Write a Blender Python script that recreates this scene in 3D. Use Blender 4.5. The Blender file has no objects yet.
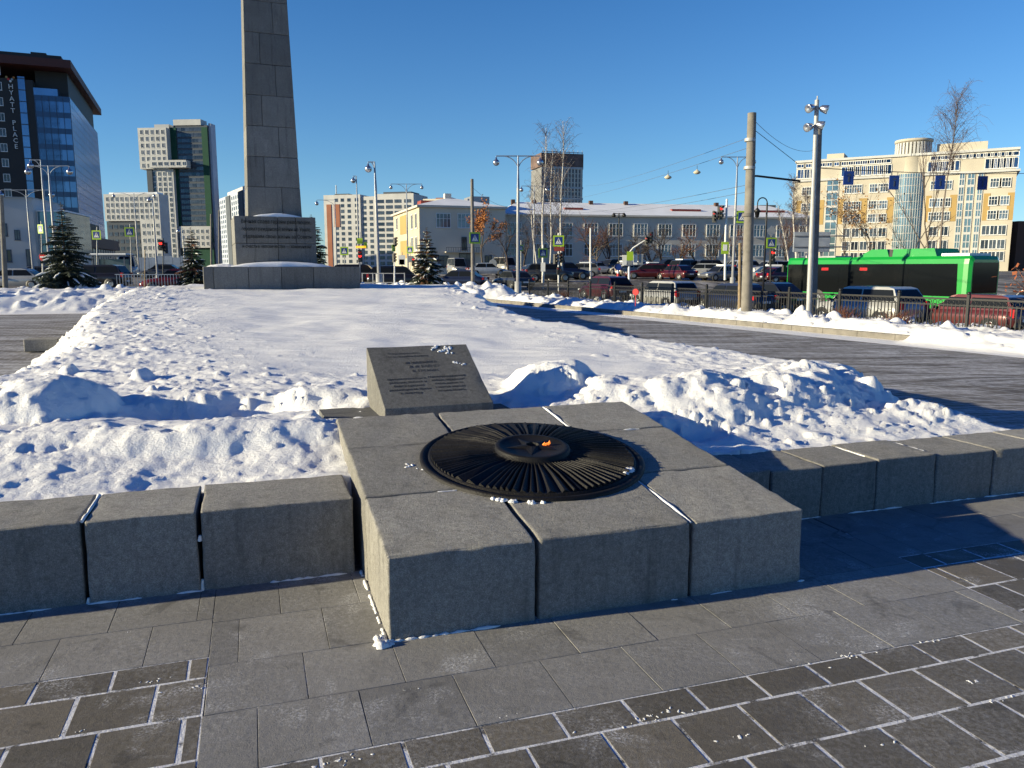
import bpy, bmesh, math, random
import numpy as np
from mathutils import Vector, Matrix, Quaternion
R = math.radians
random.seed(7)
rng = np.random.default_rng(11)
scene = bpy.context.scene
col = scene.collection

# ------------------------------------------------------------------ camera
F, H, PITCH = 780.0, 1.75, R(8.53)
CS, SN = math.cos(PITCH), math.sin(PITCH)
def ray(px, py):
    lat = (px - 512) / F; v = (py - 384) / F
    return lat, CS - SN * v, SN + CS * v
def at(px, py, Y):
    l, f, d = ray(px, py); k = Y / f
    return Vector((l * k, Y, H - d * k))
def gnd(px, py, z=0.0):
    l, f, d = ray(px, py); k = (H - z) / d
    return Vector((l * k, f * k, z))
cam = bpy.data.cameras.new('camera')
cam.sensor_width = 36.0; cam.lens = F / 1024 * 36.0
cam.clip_start = 0.05; cam.clip_end = 4000
camo = bpy.data.objects.new('camera', cam); col.objects.link(camo)
camo.location = (0, 0, H); camo.rotation_euler = (math.pi / 2 - PITCH, 0, 0)
scene.camera = camo

# ------------------------------------------------------------------ light
SUN_EL = R(13.5)
S = Vector((-0.967 * math.cos(SUN_EL), -0.255 * math.cos(SUN_EL), math.sin(SUN_EL))).normalized()
sl = bpy.data.lights.new('sun', 'SUN'); sl.energy = 5.0; sl.angle = R(0.53); sl.color = (1.0, 0.885, 0.60)
so = bpy.data.objects.new('sun', sl); col.objects.link(so)
so.rotation_euler = S.to_track_quat('Z', 'Y').to_euler(); so.location = (-30, -10, 30)
w = bpy.data.worlds.new('World'); scene.world = w; w.use_nodes = True
nt = w.node_tree; bg = nt.nodes['Background']
sky = nt.nodes.new('ShaderNodeTexSky'); sky.sky_type = 'NISHITA'; sky.sun_disc = False
sky.sun_elevation = SUN_EL; sky.sun_rotation = math.atan2(S.x, S.y) % (2 * math.pi)
sky.air_density = 1.0; sky.dust_density = 0.0; sky.ozone_density = 3.0; sky.altitude = 250
# clear winter sky, no yellow band low down; unseen zenith tinted bluer to cool shadows
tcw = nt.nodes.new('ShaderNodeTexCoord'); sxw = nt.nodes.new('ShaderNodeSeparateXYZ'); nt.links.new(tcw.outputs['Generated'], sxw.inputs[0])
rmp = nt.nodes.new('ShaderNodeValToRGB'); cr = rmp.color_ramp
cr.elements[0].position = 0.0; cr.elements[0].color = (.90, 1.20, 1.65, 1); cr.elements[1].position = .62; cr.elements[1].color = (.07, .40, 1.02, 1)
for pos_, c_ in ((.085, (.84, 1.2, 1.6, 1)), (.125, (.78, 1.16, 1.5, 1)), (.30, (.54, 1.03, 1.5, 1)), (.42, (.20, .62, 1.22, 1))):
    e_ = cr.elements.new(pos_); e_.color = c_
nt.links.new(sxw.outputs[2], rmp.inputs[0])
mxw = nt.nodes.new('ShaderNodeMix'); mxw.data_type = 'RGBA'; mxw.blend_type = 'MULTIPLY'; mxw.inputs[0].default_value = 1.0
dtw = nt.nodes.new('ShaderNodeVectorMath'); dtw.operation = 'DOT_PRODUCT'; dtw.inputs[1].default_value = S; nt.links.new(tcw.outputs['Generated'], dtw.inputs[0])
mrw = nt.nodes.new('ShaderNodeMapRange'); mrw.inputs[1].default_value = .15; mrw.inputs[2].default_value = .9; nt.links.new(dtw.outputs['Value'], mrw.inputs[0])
sdw = nt.nodes.new('ShaderNodeMix'); sdw.data_type = 'RGBA'; sdw.blend_type = 'MULTIPLY'; sdw.inputs[7].default_value = (.42, .70, .92, 1); nt.links.new(mrw.outputs[0], sdw.inputs[0]); nt.links.new(rmp.outputs[0], sdw.inputs[6])  # extra blue over the unseen sunward sky, added to cool the shadows
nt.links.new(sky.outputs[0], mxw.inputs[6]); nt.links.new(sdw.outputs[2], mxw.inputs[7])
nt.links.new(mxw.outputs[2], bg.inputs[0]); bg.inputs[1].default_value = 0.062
vs = scene.view_settings
vs.view_transform = 'Standard'; vs.look = 'None'; vs.exposure = 0.80; vs.gamma = 1.0; vs.use_curve_mapping = False

# ------------------------------------------------------------------ materials
MATS = {}
def mat(name, rgb, rough=0.6, metal=0.0, var=0.0, vscale=3.0, bump=0.0, bscale=60.0, spec=None, emit=None, coat=0.0, orand=0.0):
    if name in MATS: return MATS[name]
    m = bpy.data.materials.new(name); m.use_nodes = True; MATS[name] = m
    n = m.node_tree; b = n.nodes['Principled BSDF']
    b.inputs['Base Color'].default_value = (*rgb, 1); b.inputs['Roughness'].default_value = rough
    b.inputs['Metallic'].default_value = metal
    if spec is not None: b.inputs['Specular IOR Level'].default_value = spec
    if coat: b.inputs['Coat Weight'].default_value = coat; b.inputs['Coat Roughness'].default_value = 0.08
    if emit: b.inputs['Emission Color'].default_value = (*emit[0], 1); b.inputs['Emission Strength'].default_value = emit[1]
    tc = n.nodes.new('ShaderNodeTexCoord')
    if var > 0:
        nz = n.nodes.new('ShaderNodeTexNoise'); nz.inputs['Scale'].default_value = vscale; nz.inputs['Detail'].default_value = 6
        n.links.new(tc.outputs['Object'], nz.inputs['Vector'])
        mx = n.nodes.new('ShaderNodeMix'); mx.data_type = 'RGBA'
        mr = n.nodes.new('ShaderNodeMapRange'); mr.inputs[1].default_value = 0.3; mr.inputs[2].default_value = 0.7
        n.links.new(nz.outputs[0], mr.inputs[0]); n.links.new(mr.outputs[0], mx.inputs[0])
        mx.inputs[6].default_value = (*[c * (1 - var) for c in rgb], 1); mx.inputs[7].default_value = (*[min(1, c * (1 + var)) for c in rgb], 1)
        n.links.new(mx.outputs[2], b.inputs['Base Color'])
    if orand > 0:      # each copy of the thing has its own tone
        oi = n.nodes.new('ShaderNodeObjectInfo'); hv = n.nodes.new('ShaderNodeHueSaturation'); mr2 = n.nodes.new('ShaderNodeMapRange')
        mr2.inputs[3].default_value = 1 - orand; mr2.inputs[4].default_value = 1 + orand; n.links.new(oi.outputs['Random'], mr2.inputs[0]); n.links.new(mr2.outputs[0], hv.inputs['Value'])
        src = b.inputs['Base Color'].links[0].from_socket if b.inputs['Base Color'].links else None
        if src: n.links.new(src, hv.inputs['Color'])
        else: hv.inputs['Color'].default_value = (*rgb, 1)
        n.links.new(hv.outputs[0], b.inputs['Base Color'])
    if bump > 0:
        nb = n.nodes.new('ShaderNodeTexNoise'); nb.inputs['Scale'].default_value = bscale; nb.inputs['Detail'].default_value = 5
        n.links.new(tc.outputs['Object'], nb.inputs['Vector'])
        bp = n.nodes.new('ShaderNodeBump'); bp.inputs['Strength'].default_value = bump; bp.inputs['Distance'].default_value = 0.02
        n.links.new(nb.outputs[0], bp.inputs['Height']); n.links.new(bp.outputs[0], b.inputs['Normal'])
    return m

class NB:
    """tiny node-graph helper"""
    def __init__(s, name):
        s.m = bpy.data.materials.new(name); s.m.use_nodes = True; s.n = s.m.node_tree; s.b = s.n.nodes['Principled BSDF']; MATS[name] = s.m
        s.tc = s.n.nodes.new('ShaderNodeTexCoord')
    def new(s, t, **k):
        x = s.n.nodes.new(t)
        for a, v in k.items(): setattr(x, a, v)
        return x
    def link(s, a, b): s.n.links.new(a, b)
    def noise(s, vec, scale, detail=5, rough=0.55, dist=0.0):
        x = s.new('ShaderNodeTexNoise'); x.inputs['Scale'].default_value = scale; x.inputs['Detail'].default_value = detail
        x.inputs['Roughness'].default_value = rough; x.inputs['Distortion'].default_value = dist
        s.link(vec, x.inputs['Vector']); return x.outputs[0]
    def ramp(s, f, a, b, lo=0.0, hi=1.0):
        x = s.new('ShaderNodeMapRange'); x.inputs[1].default_value = a; x.inputs[2].default_value = b
        x.inputs[3].default_value = lo; x.inputs[4].default_value = hi; s.link(f, x.inputs[0]); return x.outputs[0]
    def mix(s, f, a, b):
        x = s.new('ShaderNodeMix', data_type='RGBA')
        for i, v in ((0, f), (6, a), (7, b)):
            if isinstance(v, (tuple, list)): x.inputs[i].default_value = (*v, 1)
            elif isinstance(v, (int, float)): x.inputs[i].default_value = v
            else: s.link(v, x.inputs[i])
        return x.outputs[2]
    def math(s, op, a, b=0.0):
        x = s.new('ShaderNodeMath', operation=op)
        for i, v in ((0, a), (1, b)):
            if isinstance(v, (int, float)): x.inputs[i].default_value = v
            else: s.link(v, x.inputs[i])
        return x.outputs[0]
    def bump(s, h, strength, dist, prev=None):
        x = s.new('ShaderNodeBump'); x.inputs['Strength'].default_value = strength; x.inputs['Distance'].default_value = dist
        s.link(h, x.inputs['Height'])
        if prev is not None: s.link(prev, x.inputs['Normal'])
        return x.outputs[0]
    def mapping(s, vec, scale=(1, 1, 1), rot=0.0):
        x = s.new('ShaderNodeMapping'); x.inputs['Scale'].default_value = scale; x.inputs['Rotation'].default_value = (0, 0, rot)
        s.link(vec, x.inputs['Vector']); return x.outputs[0]
    def out(s, color=None, normal=None, rough=None):
        if color is not None: s.link(color, s.b.inputs['Base Color'])
        if normal is not None: s.link(normal, s.b.inputs['Normal'])
        if rough is not None:
            if isinstance(rough, (int, float)): s.b.inputs['Roughness'].default_value = rough
            else: s.link(rough, s.b.inputs['Roughness'])
        return s.m

def granite(name, base, grain=1.0, frost=0.25):
    g = NB(name); o = g.tc.outputs['Object']
    sp = g.noise(o, 190, 3, 0.7); sp2 = g.noise(o, 75, 4, 0.7); big = g.noise(o, 2.3, 5, 0.6); mid = g.noise(o, 14, 5, 0.65)
    c = g.mix(g.ramp(sp, .36, .64), [v * .55 for v in base], [min(1, v * 1.5) for v in base])
    c = g.mix(g.ramp(sp2, .42, .62, 0, .55), c, [v * .75 for v in base])
    c = g.mix(g.ramp(big, .42, .72, 0, .5), c, [v * .62 for v in base])
    c = g.mix(g.ramp(mid, .60, .74, 0, .35), c, [v * .5 for v in base])
    # vertical run-off stains: noise stretched along z
    st = g.noise(g.mapping(o, (11, 11, .9)), 1.0, 4, .6)
    c = g.mix(g.ramp(st, .54, .72, 0, .6), c, [v * .38 for v in base])
    pale = g.noise(g.mapping(o, (5, 5, 1.6)), 1.0, 6, .7, .4); c = g.mix(g.ramp(pale, .58, .70, 0, .35), c, [min(1, v * 1.55) for v in base])
    m2 = g.noise(o, 34, 5, .75); c = g.mix(g.ramp(m2, .38, .50, .45, 0), c, [v * .45 for v in base]); c = g.mix(g.ramp(m2, .55, .68, 0, .4), c, [min(1, v * 1.6) for v in base])
    oi = g.new('ShaderNodeObjectInfo'); hv = g.new('ShaderNodeHueSaturation'); g.link(g.ramp(oi.outputs['Random'], 0, 1, .80, 1.16), hv.inputs['Value']); g.link(c, hv.inputs['Color']); c = hv.outputs[0]
    if frost:   # fine hoarfrost caught by upward faces
        geo = g.new('ShaderNodeNewGeometry'); sx = g.new('ShaderNodeSeparateXYZ'); g.link(geo.outputs['Normal'], sx.inputs[0])
        up = g.ramp(sx.outputs[2], .6, .95)
        fr = g.math('MULTIPLY', g.math('MULTIPLY', up, g.ramp(g.noise(o, 140, 4, .75), .47, .62)), g.ramp(g.noise(o, 3.1, 4, .6), .35, .65, .15, 1))
        c = g.mix(g.math('MULTIPLY', fr, frost), c, (.72, .72, .74))
    nrm = g.bump(g.noise(o, 95, 5, .8), .8 * grain, .016)
    nrm = g.bump(mid, .35 * grain, .02, nrm)
    return g.out(c, nrm, .88)
M_GRAN = granite('rough_granite', (.30, .288, .262))
M_GRAN2 = granite('dark_polished_granite', (.15, .15, .145), .35, 0.0)
M_OBEL = granite('obelisk_granite', (.20, .195, .18), .5, 0.0)

def snow_mat():
    g = NB('snow'); o = g.tc.outputs['Object']
    big = g.noise(o, .9, 5, .6); fine = g.noise(o, 38, 6, .7); grain = g.noise(o, 170, 3, .7)
    c = g.mix(g.ramp(big, .35, .7), (.86, .86, .86), (.92, .92, .915))
    dirt = g.math('MULTIPLY', g.ramp(g.noise(o, 55, 3, .7), .70, .76), g.ramp(g.noise(o, .7, 3, .6), .52, .66))
    c = g.mix(g.math('MULTIPLY', dirt, .55), c, (.20, .17, .14))
    n = g.bump(grain, .35, .006); n = g.bump(fine, .5, .025, n)
    g.b.inputs['Specular IOR Level'].default_value = .25
    return g.out(c, n, .75)
M_SNOW = snow_mat()

def tile_mat(name, var_a, var_b, snowy, rust=0.0):
    g = NB(name); o = g.tc.outputs['Object']
    at_ = g.new('ShaderNodeAttribute', attribute_name='tint')
    c = g.mix(at_.outputs['Fac'], var_a, var_b)
    sp = g.noise(o, 230, 3, .7)
    c = g.mix(g.ramp(sp, .4, .65, 0, .5), c, [v * .55 for v in var_a])
    md = g.noise(o, 6, 5, .65)
    c = g.mix(g.ramp(md, .5, .72, 0, .5), c, [v * .6 for v in var_a])
    # trodden frost and powder snow lying in irregular patches and scraped streaks
    pw = g.math('MULTIPLY', g.ramp(g.noise(o, 75, 5, .8), .47, .60), g.ramp(g.noise(o, 2.1, 5, .65, .6), .53, .68))
    sk = g.ramp(g.noise(g.mapping(o, (1.2, 9, 1), R(-32)), 1.5, 6, .7, .5), .58, .70)
    sk = g.math('MULTIPLY', g.math('MULTIPLY', sk, g.ramp(g.noise(o, 110, 4, .8), .45, .62)), .55)
    fr = g.math('MAXIMUM', pw, sk)
    fr = g.math('MAXIMUM', fr, g.math('MULTIPLY', g.ramp(g.noise(o, 42, 6, .8), .44, .66), g.ramp(g.noise(o, .8, 4, .6, .8), .42, .64, .04, .34)))   # thin frost film
    c = g.mix(g.math('MULTIPLY', fr, snowy), c, (.74, .75, .78))
    dm_ = g.ramp(g.noise(o, 3.3, 4, .6, .8), .60, .68, 0, .55); c = g.mix(dm_, c, [v * .45 for v in var_a])
    n = g.bump(sp, .35, .006); n = g.bump(g.noise(o, 30, 4, .6), .3, .008, n)
    return g.out(c, n, g.ramp(md, .3, .7, .55, .85))
M_DARKTILE = tile_mat('dark_pavers', (.105, .094, .074), (.195, .172, .132), .85)
M_LIGHTTILE = tile_mat('light_granite_slabs', (.21, .205, .195), (.30, .290, .272), .75)
def joint_mat():
    g = NB('snow_filled_joints'); o = g.tc.outputs['Object']
    f = g.ramp(g.noise(o, 7, 6, .8), .39, .49)
    return g.out(g.mix(f, (.10, .095, .09), (.70, .71, .74)), g.bump(g.noise(o, 60, 4, .7), .5, .01), .85)
M_JOINT = joint_mat()
def joint2_mat():
    g = NB('dark_grout'); o = g.tc.outputs['Object']
    f = g.ramp(g.noise(o, 4.2, 5, .7), .57, .64)
    return g.out(g.mix(f, (.075, .073, .07), (.70, .71, .74)), None, .9)
M_GROUT = joint2_mat()
def plaza_mat():
    g = NB('plaza_paving'); o = g.tc.outputs['Object']
    br = g.new('ShaderNodeTexBrick'); br.inputs['Scale'].default_value = 1.0
    br.inputs['Brick Width'].default_value = .3; br.inputs['Row Height'].default_value = .3; br.inputs['Mortar Size'].default_value = .012
    br.inputs['Mortar Smooth'].default_value = .1
    br.inputs['Color1'].default_value = (.095, .082, .064, 1); br.inputs['Color2'].default_value = (.145, .125, .098, 1); br.inputs['Mortar'].default_value = (.30, .30, .30, 1)
    g.link(g.mapping(o, (1, 1, 1), R(-18.3)), br.inputs['Vector'])
    st = g.noise(g.mapping(o, (.22, 1.1, 1), R(-20)), 1.5, 8, .74, 1.1)
    f = g.math('MULTIPLY', g.ramp(st, .43, .60), g.ramp(g.noise(o, 9, 6, .8), .30, .60))
    c = g.mix(g.math('MULTIPLY', f, .78), br.outputs[0], (.66, .67, .70))
    return g.out(c, g.bump(g.noise(o, 60, 4, .7), .3, .01), .7)
M_PLAZA = plaza_mat()
def street_mat():
    g = NB('wintry_asphalt'); o = g.tc.outputs['Object']
    st = g.noise(g.mapping(o, (.5, .09, 1), R(26)), 1.3, 7, .7, .6)
    c = g.mix(g.ramp(g.noise(o, 14, 5, .7), .3, .7), (.060, .055, .05), (.12, .105, .085))
    c = g.mix(g.ramp(st, .48, .62, 0, .75), c, (.52, .50, .47))
    return g.out(c, g.bump(g.noise(o, 30, 4, .7), .3, .02), .8)
M_STREET = street_mat()

M_BLACKIRON = mat('blackened_cast_iron', (.014, .013, .013), .62, .5, .4, 9, .25, 90)
M_IRON = mat('black_painted_iron', (.012, .012, .013), .5, .2)
M_CONC = mat('weathered_concrete', (.19, .175, .152), .9, 0, .22, 4, .4, 40)
M_CONC_D = mat('dark_stained_concrete', (.17, .155, .14), .9, 0, .25, 4, .4, 40)
M_WOOD = mat('weathered_wood', (.24, .18, .11), .9, 0, .3, 8, .3, 50)
M_GALV = mat('galvanised_steel', (.36, .36, .355), .5, .15, .12, 8)
M_LAMPMETAL = mat('polished_lamp_metal', (.55, .56, .58), .25, .9)
M_LAMPBLUE = mat('grey_blue_lamp_paint', (.18, .22, .30), .45, .3)
M_BARKG = mat('grey_bark', (.10, .082, .068), .95, 0, .35, 8)
M_BIRCH = mat('birch_bark', (.52, .49, .45), .9, 0, .35, 14)
M_TWIG = mat('purple_brown_twigs', (.11, .075, .068), .9, 0, .2, 6)
M_ORANGE = mat('dry_orange_leaves', (.36, .135, .035), .85, 0, .35, 5)
M_NEEDLE = mat('spruce_needles', (.028, .042, .026), .8, 0, .45, 6)
M_NEEDLE2 = mat('dry_spruce_needles', (.14, .062, .03), .85, 0, .4, 6)
M_TYRE = mat('tyre_rubber', (.016, .016, .017), .85, 0, .3, 20)
M_RIM = mat('wheel_rim', (.32, .33, .34), .35, .8)
M_CARGLASS = mat('dark_car_glass', (.012, .014, .016), .16, 0, 0, spec=.18)
M_LAMPR = mat('red_tail_lens', (.42, .012, .012), .25, 0, coat=.5)
M_LAMPW = mat('clear_headlight', (.6, .62, .62), .15, .2)
M_PLATE = mat('white_plate', (.7, .7, .7), .5)
M_TRIM = mat('black_plastic_trim', (.025, .025, .026), .6)
M_WHITE = mat('white_paint', (.72, .72, .70), .6, 0, .06, 2)
M_SIGNG = mat('fluorescent_yellow_green', (.34, .52, .03), .5)
M_SIGNB = mat('sign_blue', (.008, .035, .20), .45)
M_SIGNW = mat('sign_white', (.78, .78, .78), .5)
M_SIGNR = mat('sign_red', (.60, .015, .015), .45)
M_SIGNK = mat('sign_black', (.012, .012, .012), .5)
M_SIGNBK = mat('grey_sign_back', (.32, .33, .34), .5, .5)
M_FLAME = mat('flame', (.9, .25, .03), .5, emit=((1.0, .22, .03), .7))
M_REDLIT = mat('lit_red_signal', (.5, .01, .01), .4, emit=((1.0, .03, .02), 1.6))
M_AMBER = mat('lit_amber_panel', (.5, .2, .01), .4, emit=((1.0, .42, .03), 1.0))
M_GLASSB = mat('blue_curtain_glass', (.15, .26, .43), .07, .65, .25, .12)
M_GLASSD = mat('dark_window_glass', (.045, .055, .07), .12, 0, .4, .9, spec=.7, orand=.75)
M_GLASSL = mat('sky_window_glass', (.09, .12, .15), .12, .3, .4, .5, spec=.7, orand=.7)
M_GLASSN = mat('deep_blue_glass', (.018, .05, .13), .12, .2, .3, .5, orand=.6)
M_MULL = mat('dark_mullion', (.05, .07, .11), .5, .3)
M_ROOFSNOW = mat('snow_on_roof', (.82, .84, .87), .8, 0, .08, .4)
M_LETTER = mat('dark_bronze_letters', (.022, .02, .018), .5, .4)
M_RUSTRED = mat('red_brown_roofing', (.24, .045, .032), .7, 0, .2, .6)

# ------------------------------------------------------------------ mesh builder
WL = {}
class MB:
    def __init__(s): s.v = []; s.f = []; s.mi = []; s.sm = []; s.mats = []
    def slot(s, m):
        if m not in s.mats: s.mats.append(m)
        return s.mats.index(m)
    def add(s, vs_, fs, m, smooth=False):
        b = len(s.v); k = s.slot(m); s.v.extend([tuple(v) for v in vs_])
        for f in fs: s.f.append(tuple(b + i for i in f)); s.mi.append(k); s.sm.append(smooth)
    def box(s, c, size, m, rot=0.0, M=None):
        x, y, z = [k / 2 for k in size]
        p = [Vector((a, b_, c_)) for a in (-x, x) for b_ in (-y, y) for c_ in (-z, z)]
        r = Matrix.Rotation(rot, 3, 'Z') if M is None else M
        p = [r @ q + Vector(c) for q in p]
        s.add(p, [(0, 1, 3, 2), (4, 6, 7, 5), (0, 4, 5, 1), (2, 3, 7, 6), (0, 2, 6, 4), (1, 5, 7, 3)], m)
    def hexa(s, p, m):   # 4 bottom ccw, 4 top ccw
        s.add(p, [(3, 2, 1, 0), (4, 5, 6, 7), (0, 1, 5, 4), (1, 2, 6, 5), (2, 3, 7, 6), (3, 0, 4, 7)], m)
    def prism(s, poly, z0, z1, m, mtop=None):
        n = len(poly); vs_ = [(x, y, z0) for x, y in poly] + [(x, y, z1) for x, y in poly]
        s.add(vs_, [(i, (i + 1) % n, n + (i + 1) % n, n + i) for i in range(n)] + [tuple(range(n - 1, -1, -1))], m)
        s.add([(x, y, z1) for x, y in poly], [tuple(range(n))], mtop or m)
    def quad(s, p, m): s.add(p, [tuple(range(len(p)))], m)
    def tube(s, pts, rad, m, n=8, caps=True, smooth=True):
        pts = [Vector(p) for p in pts]
        if not isinstance(rad, (list, tuple)): rad = [rad] * len(pts)
        vs_ = []; fs = []; ref = None
        for i, p in enumerate(pts):
            d = (pts[min(i + 1, len(pts) - 1)] - pts[max(i - 1, 0)])
            if d.length < 1e-9: d = Vector((0, 0, 1))
            d.normalize()
            if ref is None: ref = Vector((1, 0, 0)) if abs(d.x) < .8 else Vector((0, 1, 0))
            a = (ref - d * ref.dot(d)); a.normalize(); ref = a; b_ = d.cross(a)
            for k in range(n):
                t = 2 * math.pi * k / n
                vs_.append(p + (a * math.cos(t) + b_ * math.sin(t)) * rad[i])
        for i in range(len(pts) - 1):
            for k in range(n):
                fs.append((i * n + k, i * n + (k + 1) % n, (i + 1) * n + (k + 1) % n, (i + 1) * n + k))
        s.add(vs_, fs, m, smooth)
        if caps and n > 3:
            s.add(vs_[:n], [tuple(range(n - 1, -1, -1))], m); s.add(vs_[-n:], [tuple(range(n))], m)
    def lathe(s, c, prof, m, n=24, smooth=True, axis=None, a0=0.0):
        q = Quaternion() if axis is None else Vector((0, 0, 1)).rotation_difference(Vector(axis))
        vs_ = []; c = Vector(c)
        for r, z in prof:
            for k in range(n):
                t = a0 + 2 * math.pi * k / n; vs_.append(c + q @ Vector((r * math.cos(t), r * math.sin(t), z)))
        fs = [(i * n + k, i * n + (k + 1) % n, (i + 1) * n + (k + 1) % n, (i + 1) * n + k) for i in range(len(prof) - 1) for k in range(n)]
        s.add(vs_, fs, m, smooth)
    def ball(s, c, r, m, n=10, sz=1.0):
        s.lathe(c, [(max(1e-4, r * math.sin(math.pi * i / n)), -r * sz * math.cos(math.pi * i / n)) for i in range(n + 1)], m, n + 2)
    def build(s, name, parent=None, loc=None):
        o_ = Vector(loc) if loc is not None else (WL[parent.name] if parent is not None else Vector((0, 0, 0)))
        me = bpy.data.meshes.new(name)
        me.from_pydata([(a - o_.x, b - o_.y, c - o_.z) for a, b, c in s.v], [], s.f)
        for m in s.mats: me.materials.append(m)
        me.polygons.foreach_set('material_index', s.mi); me.polygons.foreach_set('use_smooth', s.sm); me.update()
        o = bpy.data.objects.new(name, me); col.objects.link(o)
        if loc is not None: o.location = o_
        elif parent is None: pass
        if parent is not None:
            o.parent = parent; WL[o.name] = o_
            if loc is not None: o.location = o_ - WL[parent.name]
        else: WL[o.name] = o_
        return o
def thing(name, label, cat, loc=(0, 0, 0), group=None):
    o = bpy.data.objects.new(name, None); col.objects.link(o); o.empty_display_size = .2
    o.location = loc; WL[o.name] = Vector(loc); tag(o, label, cat, group); return o
def tag(o, label, cat, group=None):
    o['label'] = label; o['category'] = cat
    if group: o['group'] = group
    return o
def setting(o, kind='structure', label=None, cat=None):
    o['kind'] = kind
    if label: o['label'] = label
    if cat: o['category'] = cat
    return o
def copy_tree(o, parent=None):
    c = o.copy(); col.objects.link(c)
    if parent is not None: c.parent = parent
    for ch in list(o.children): copy_tree(ch, c)
    return c
def relabel(o, label, group=None):
    o['label'] = label
    if group: o['group'] = group
    return o
def text_mesh(body, size, m, extrude=.01, font_align='CENTER', spacing=1.0):
    cu = bpy.data.curves.new('lettering', 'FONT'); cu.body = body; cu.size = size; cu.extrude = extrude; cu.align_x = font_align
    cu.align_y = 'CENTER'; cu.space_character = spacing; cu.resolution_u = 2
    t = bpy.data.objects.new('lettering', cu); col.objects.link(t)
    bpy.context.view_layer.update()
    me = bpy.data.meshes.new_from_object(t.evaluated_get(bpy.context.evaluated_depsgraph_get()))
    bpy.data.objects.remove(t); bpy.data.curves.remove(cu)
    me.materials.clear(); me.materials.append(m); return me
def smooth01(t): t = np.clip(t, 0, 1); return t * t * (3 - 2 * t)
def vnoise(x, y, seed=0):
    rg = np.random.default_rng(seed); T = rg.random((256, 256))
    xi = np.floor(x).astype(int); yi = np.floor(y).astype(int); fx = smooth01(x - xi); fy = smooth01(y - yi)
    g = lambda a, b: T[a % 256, b % 256]
    return (g(xi, yi) * (1 - fx) + g(xi + 1, yi) * fx) * (1 - fy) + (g(xi, yi + 1) * (1 - fx) + g(xi + 1, yi + 1) * fx) * fy
def fbm(x, y, oct=4, seed=0, gain=.5):
    r = 0; a = 1; t = 0
    for k in range(oct): r = r + a * (vnoise(x * 2 ** k + 17 * k, y * 2 ** k - 9 * k, seed + k) - .5); t += a; a *= gain
    return r / t * 2
# ------------------------------------------------------------------ square grid of the monument
YAW = R(18.3)
UX = Vector((math.cos(YAW), math.sin(YAW), 0)); WX = Vector((-math.sin(YAW), math.cos(YAW), 0))
ORG = Vector((-.58, 3.46, 0))
def uw(u, w, z=0.0): p = ORG + UX * u + WX * w; return Vector((p.x, p.y, z))

# tiles: each a chamfer-free slab quad with its own tint, standing over a joint sheet
def tiles_object(name, rects, m, z, gap, label):
    vs_, fs, tint = [], [], []
    for (u0, u1, w0, w1) in rects:
        dz = random.uniform(-.0006, .0006); g = gap / 2
        jt = lambda: random.uniform(-.0028, .0028) * (gap / .0155)
        a = [(u0 + g + jt(), w0 + g + jt()), (u1 - g + jt(), w0 + g + jt()), (u1 - g + jt(), w1 - g + jt()), (u0 + g + jt(), w1 - g + jt())]
        b = len(vs_); e = .0012
        for (u, w) in a: vs_.append(uw(u, w, z - .012))
        ins = [(a[0][0] + e, a[0][1] + e), (a[1][0] - e, a[1][1] + e), (a[2][0] - e, a[2][1] - e), (a[3][0] + e, a[3][1] - e)]
        tl = [random.uniform(-.0005, .0005) for _ in range(4)]
        for (u, w), t in zip(a, tl): vs_.append(uw(u, w, z - .0008 + dz))
        for (u, w), t in zip(ins, tl): vs_.append(uw(u, w, z + dz + t))
        fs += [(b + 8, b + 9, b + 10, b + 11)] + [(b + 4 + i, b + 4 + (i + 1) % 4, b + 8 + (i + 1) % 4, b + 8 + i) for i in range(4)] + [(b + i, b + (i + 1) % 4, b + 4 + (i + 1) % 4, b + 4 + i) for i in range(4)]
        t = random.random(); tint += [t] * 12
    me = bpy.data.meshes.new(name); me.from_pydata([tuple(v) for v in vs_], [], fs)
    at_ = me.attributes.new('tint', 'FLOAT', 'POINT'); at_.data.foreach_set('value', tint)
    me.materials.append(m); o = bpy.data.objects.new(name, me); col.objects.link(o)
    setting(o, 'structure', label, 'pavement'); return o
UMIN, UMAX, WMIN = -9.5, 12.0, -3.2
dark = []
def dark_field(ua, ub, wa, wb):
    k0 = math.floor((wa + .073) / .3)
    w0 = -.073 + .3 * k0; row = k0
    while w0 < wb - 1e-6:
        lo, hi = max(w0, wa), min(w0 + .3, wb)
        off = .02 + (row % 2) * .15 + ((row * 37) % 5) * .012
        u0 = math.floor((ua - off) / .3) * .3 + off
        while u0 < ub - 1e-6:
            a, b = max(u0, ua), min(u0 + .3, ub)
            if b - a > .04 and hi - lo > .04: dark.append((a, b, lo, hi))
            u0 += .3
        w0 += .3; row += 1
dark_field(UMIN, -.8, WMIN, .114)
dark_field(-.8, 3.13, WMIN, -.79)
dark_field(3.13, UMAX, WMIN, .114)
tiles_object('dark_paving', dark, M_DARKTILE, 0.0, .0155, 'dark square pavers laid in rows with snow in the joints')
light = []
def light_field(ua, ub, wa, wb, rows, off):
    hh = (wb - wa) / rows
    for r in range(rows):
        o_ = off + (r % 2) * .2; u0 = math.floor((ua - o_) / .402) * .402 + o_
        while u0 < ub - 1e-6:
            a, b = max(u0, ua), min(u0 + .402, ub)
            if b - a > .03: light.append((a, b, wa + r * hh, wa + (r + 1) * hh))
            u0 += .402
light_field(UMIN, -.8, .114, .93, 2, .13)
light_field(-.8, 0.03, .02, .93, 2, .13)
light_field(-.8, 3.13, -.79, .02, 2, .21)
light_field(2.28, 3.13, .02, .93, 2, .05)
light_field(3.13, UMAX, .114, .93, 2, .13)
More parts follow.
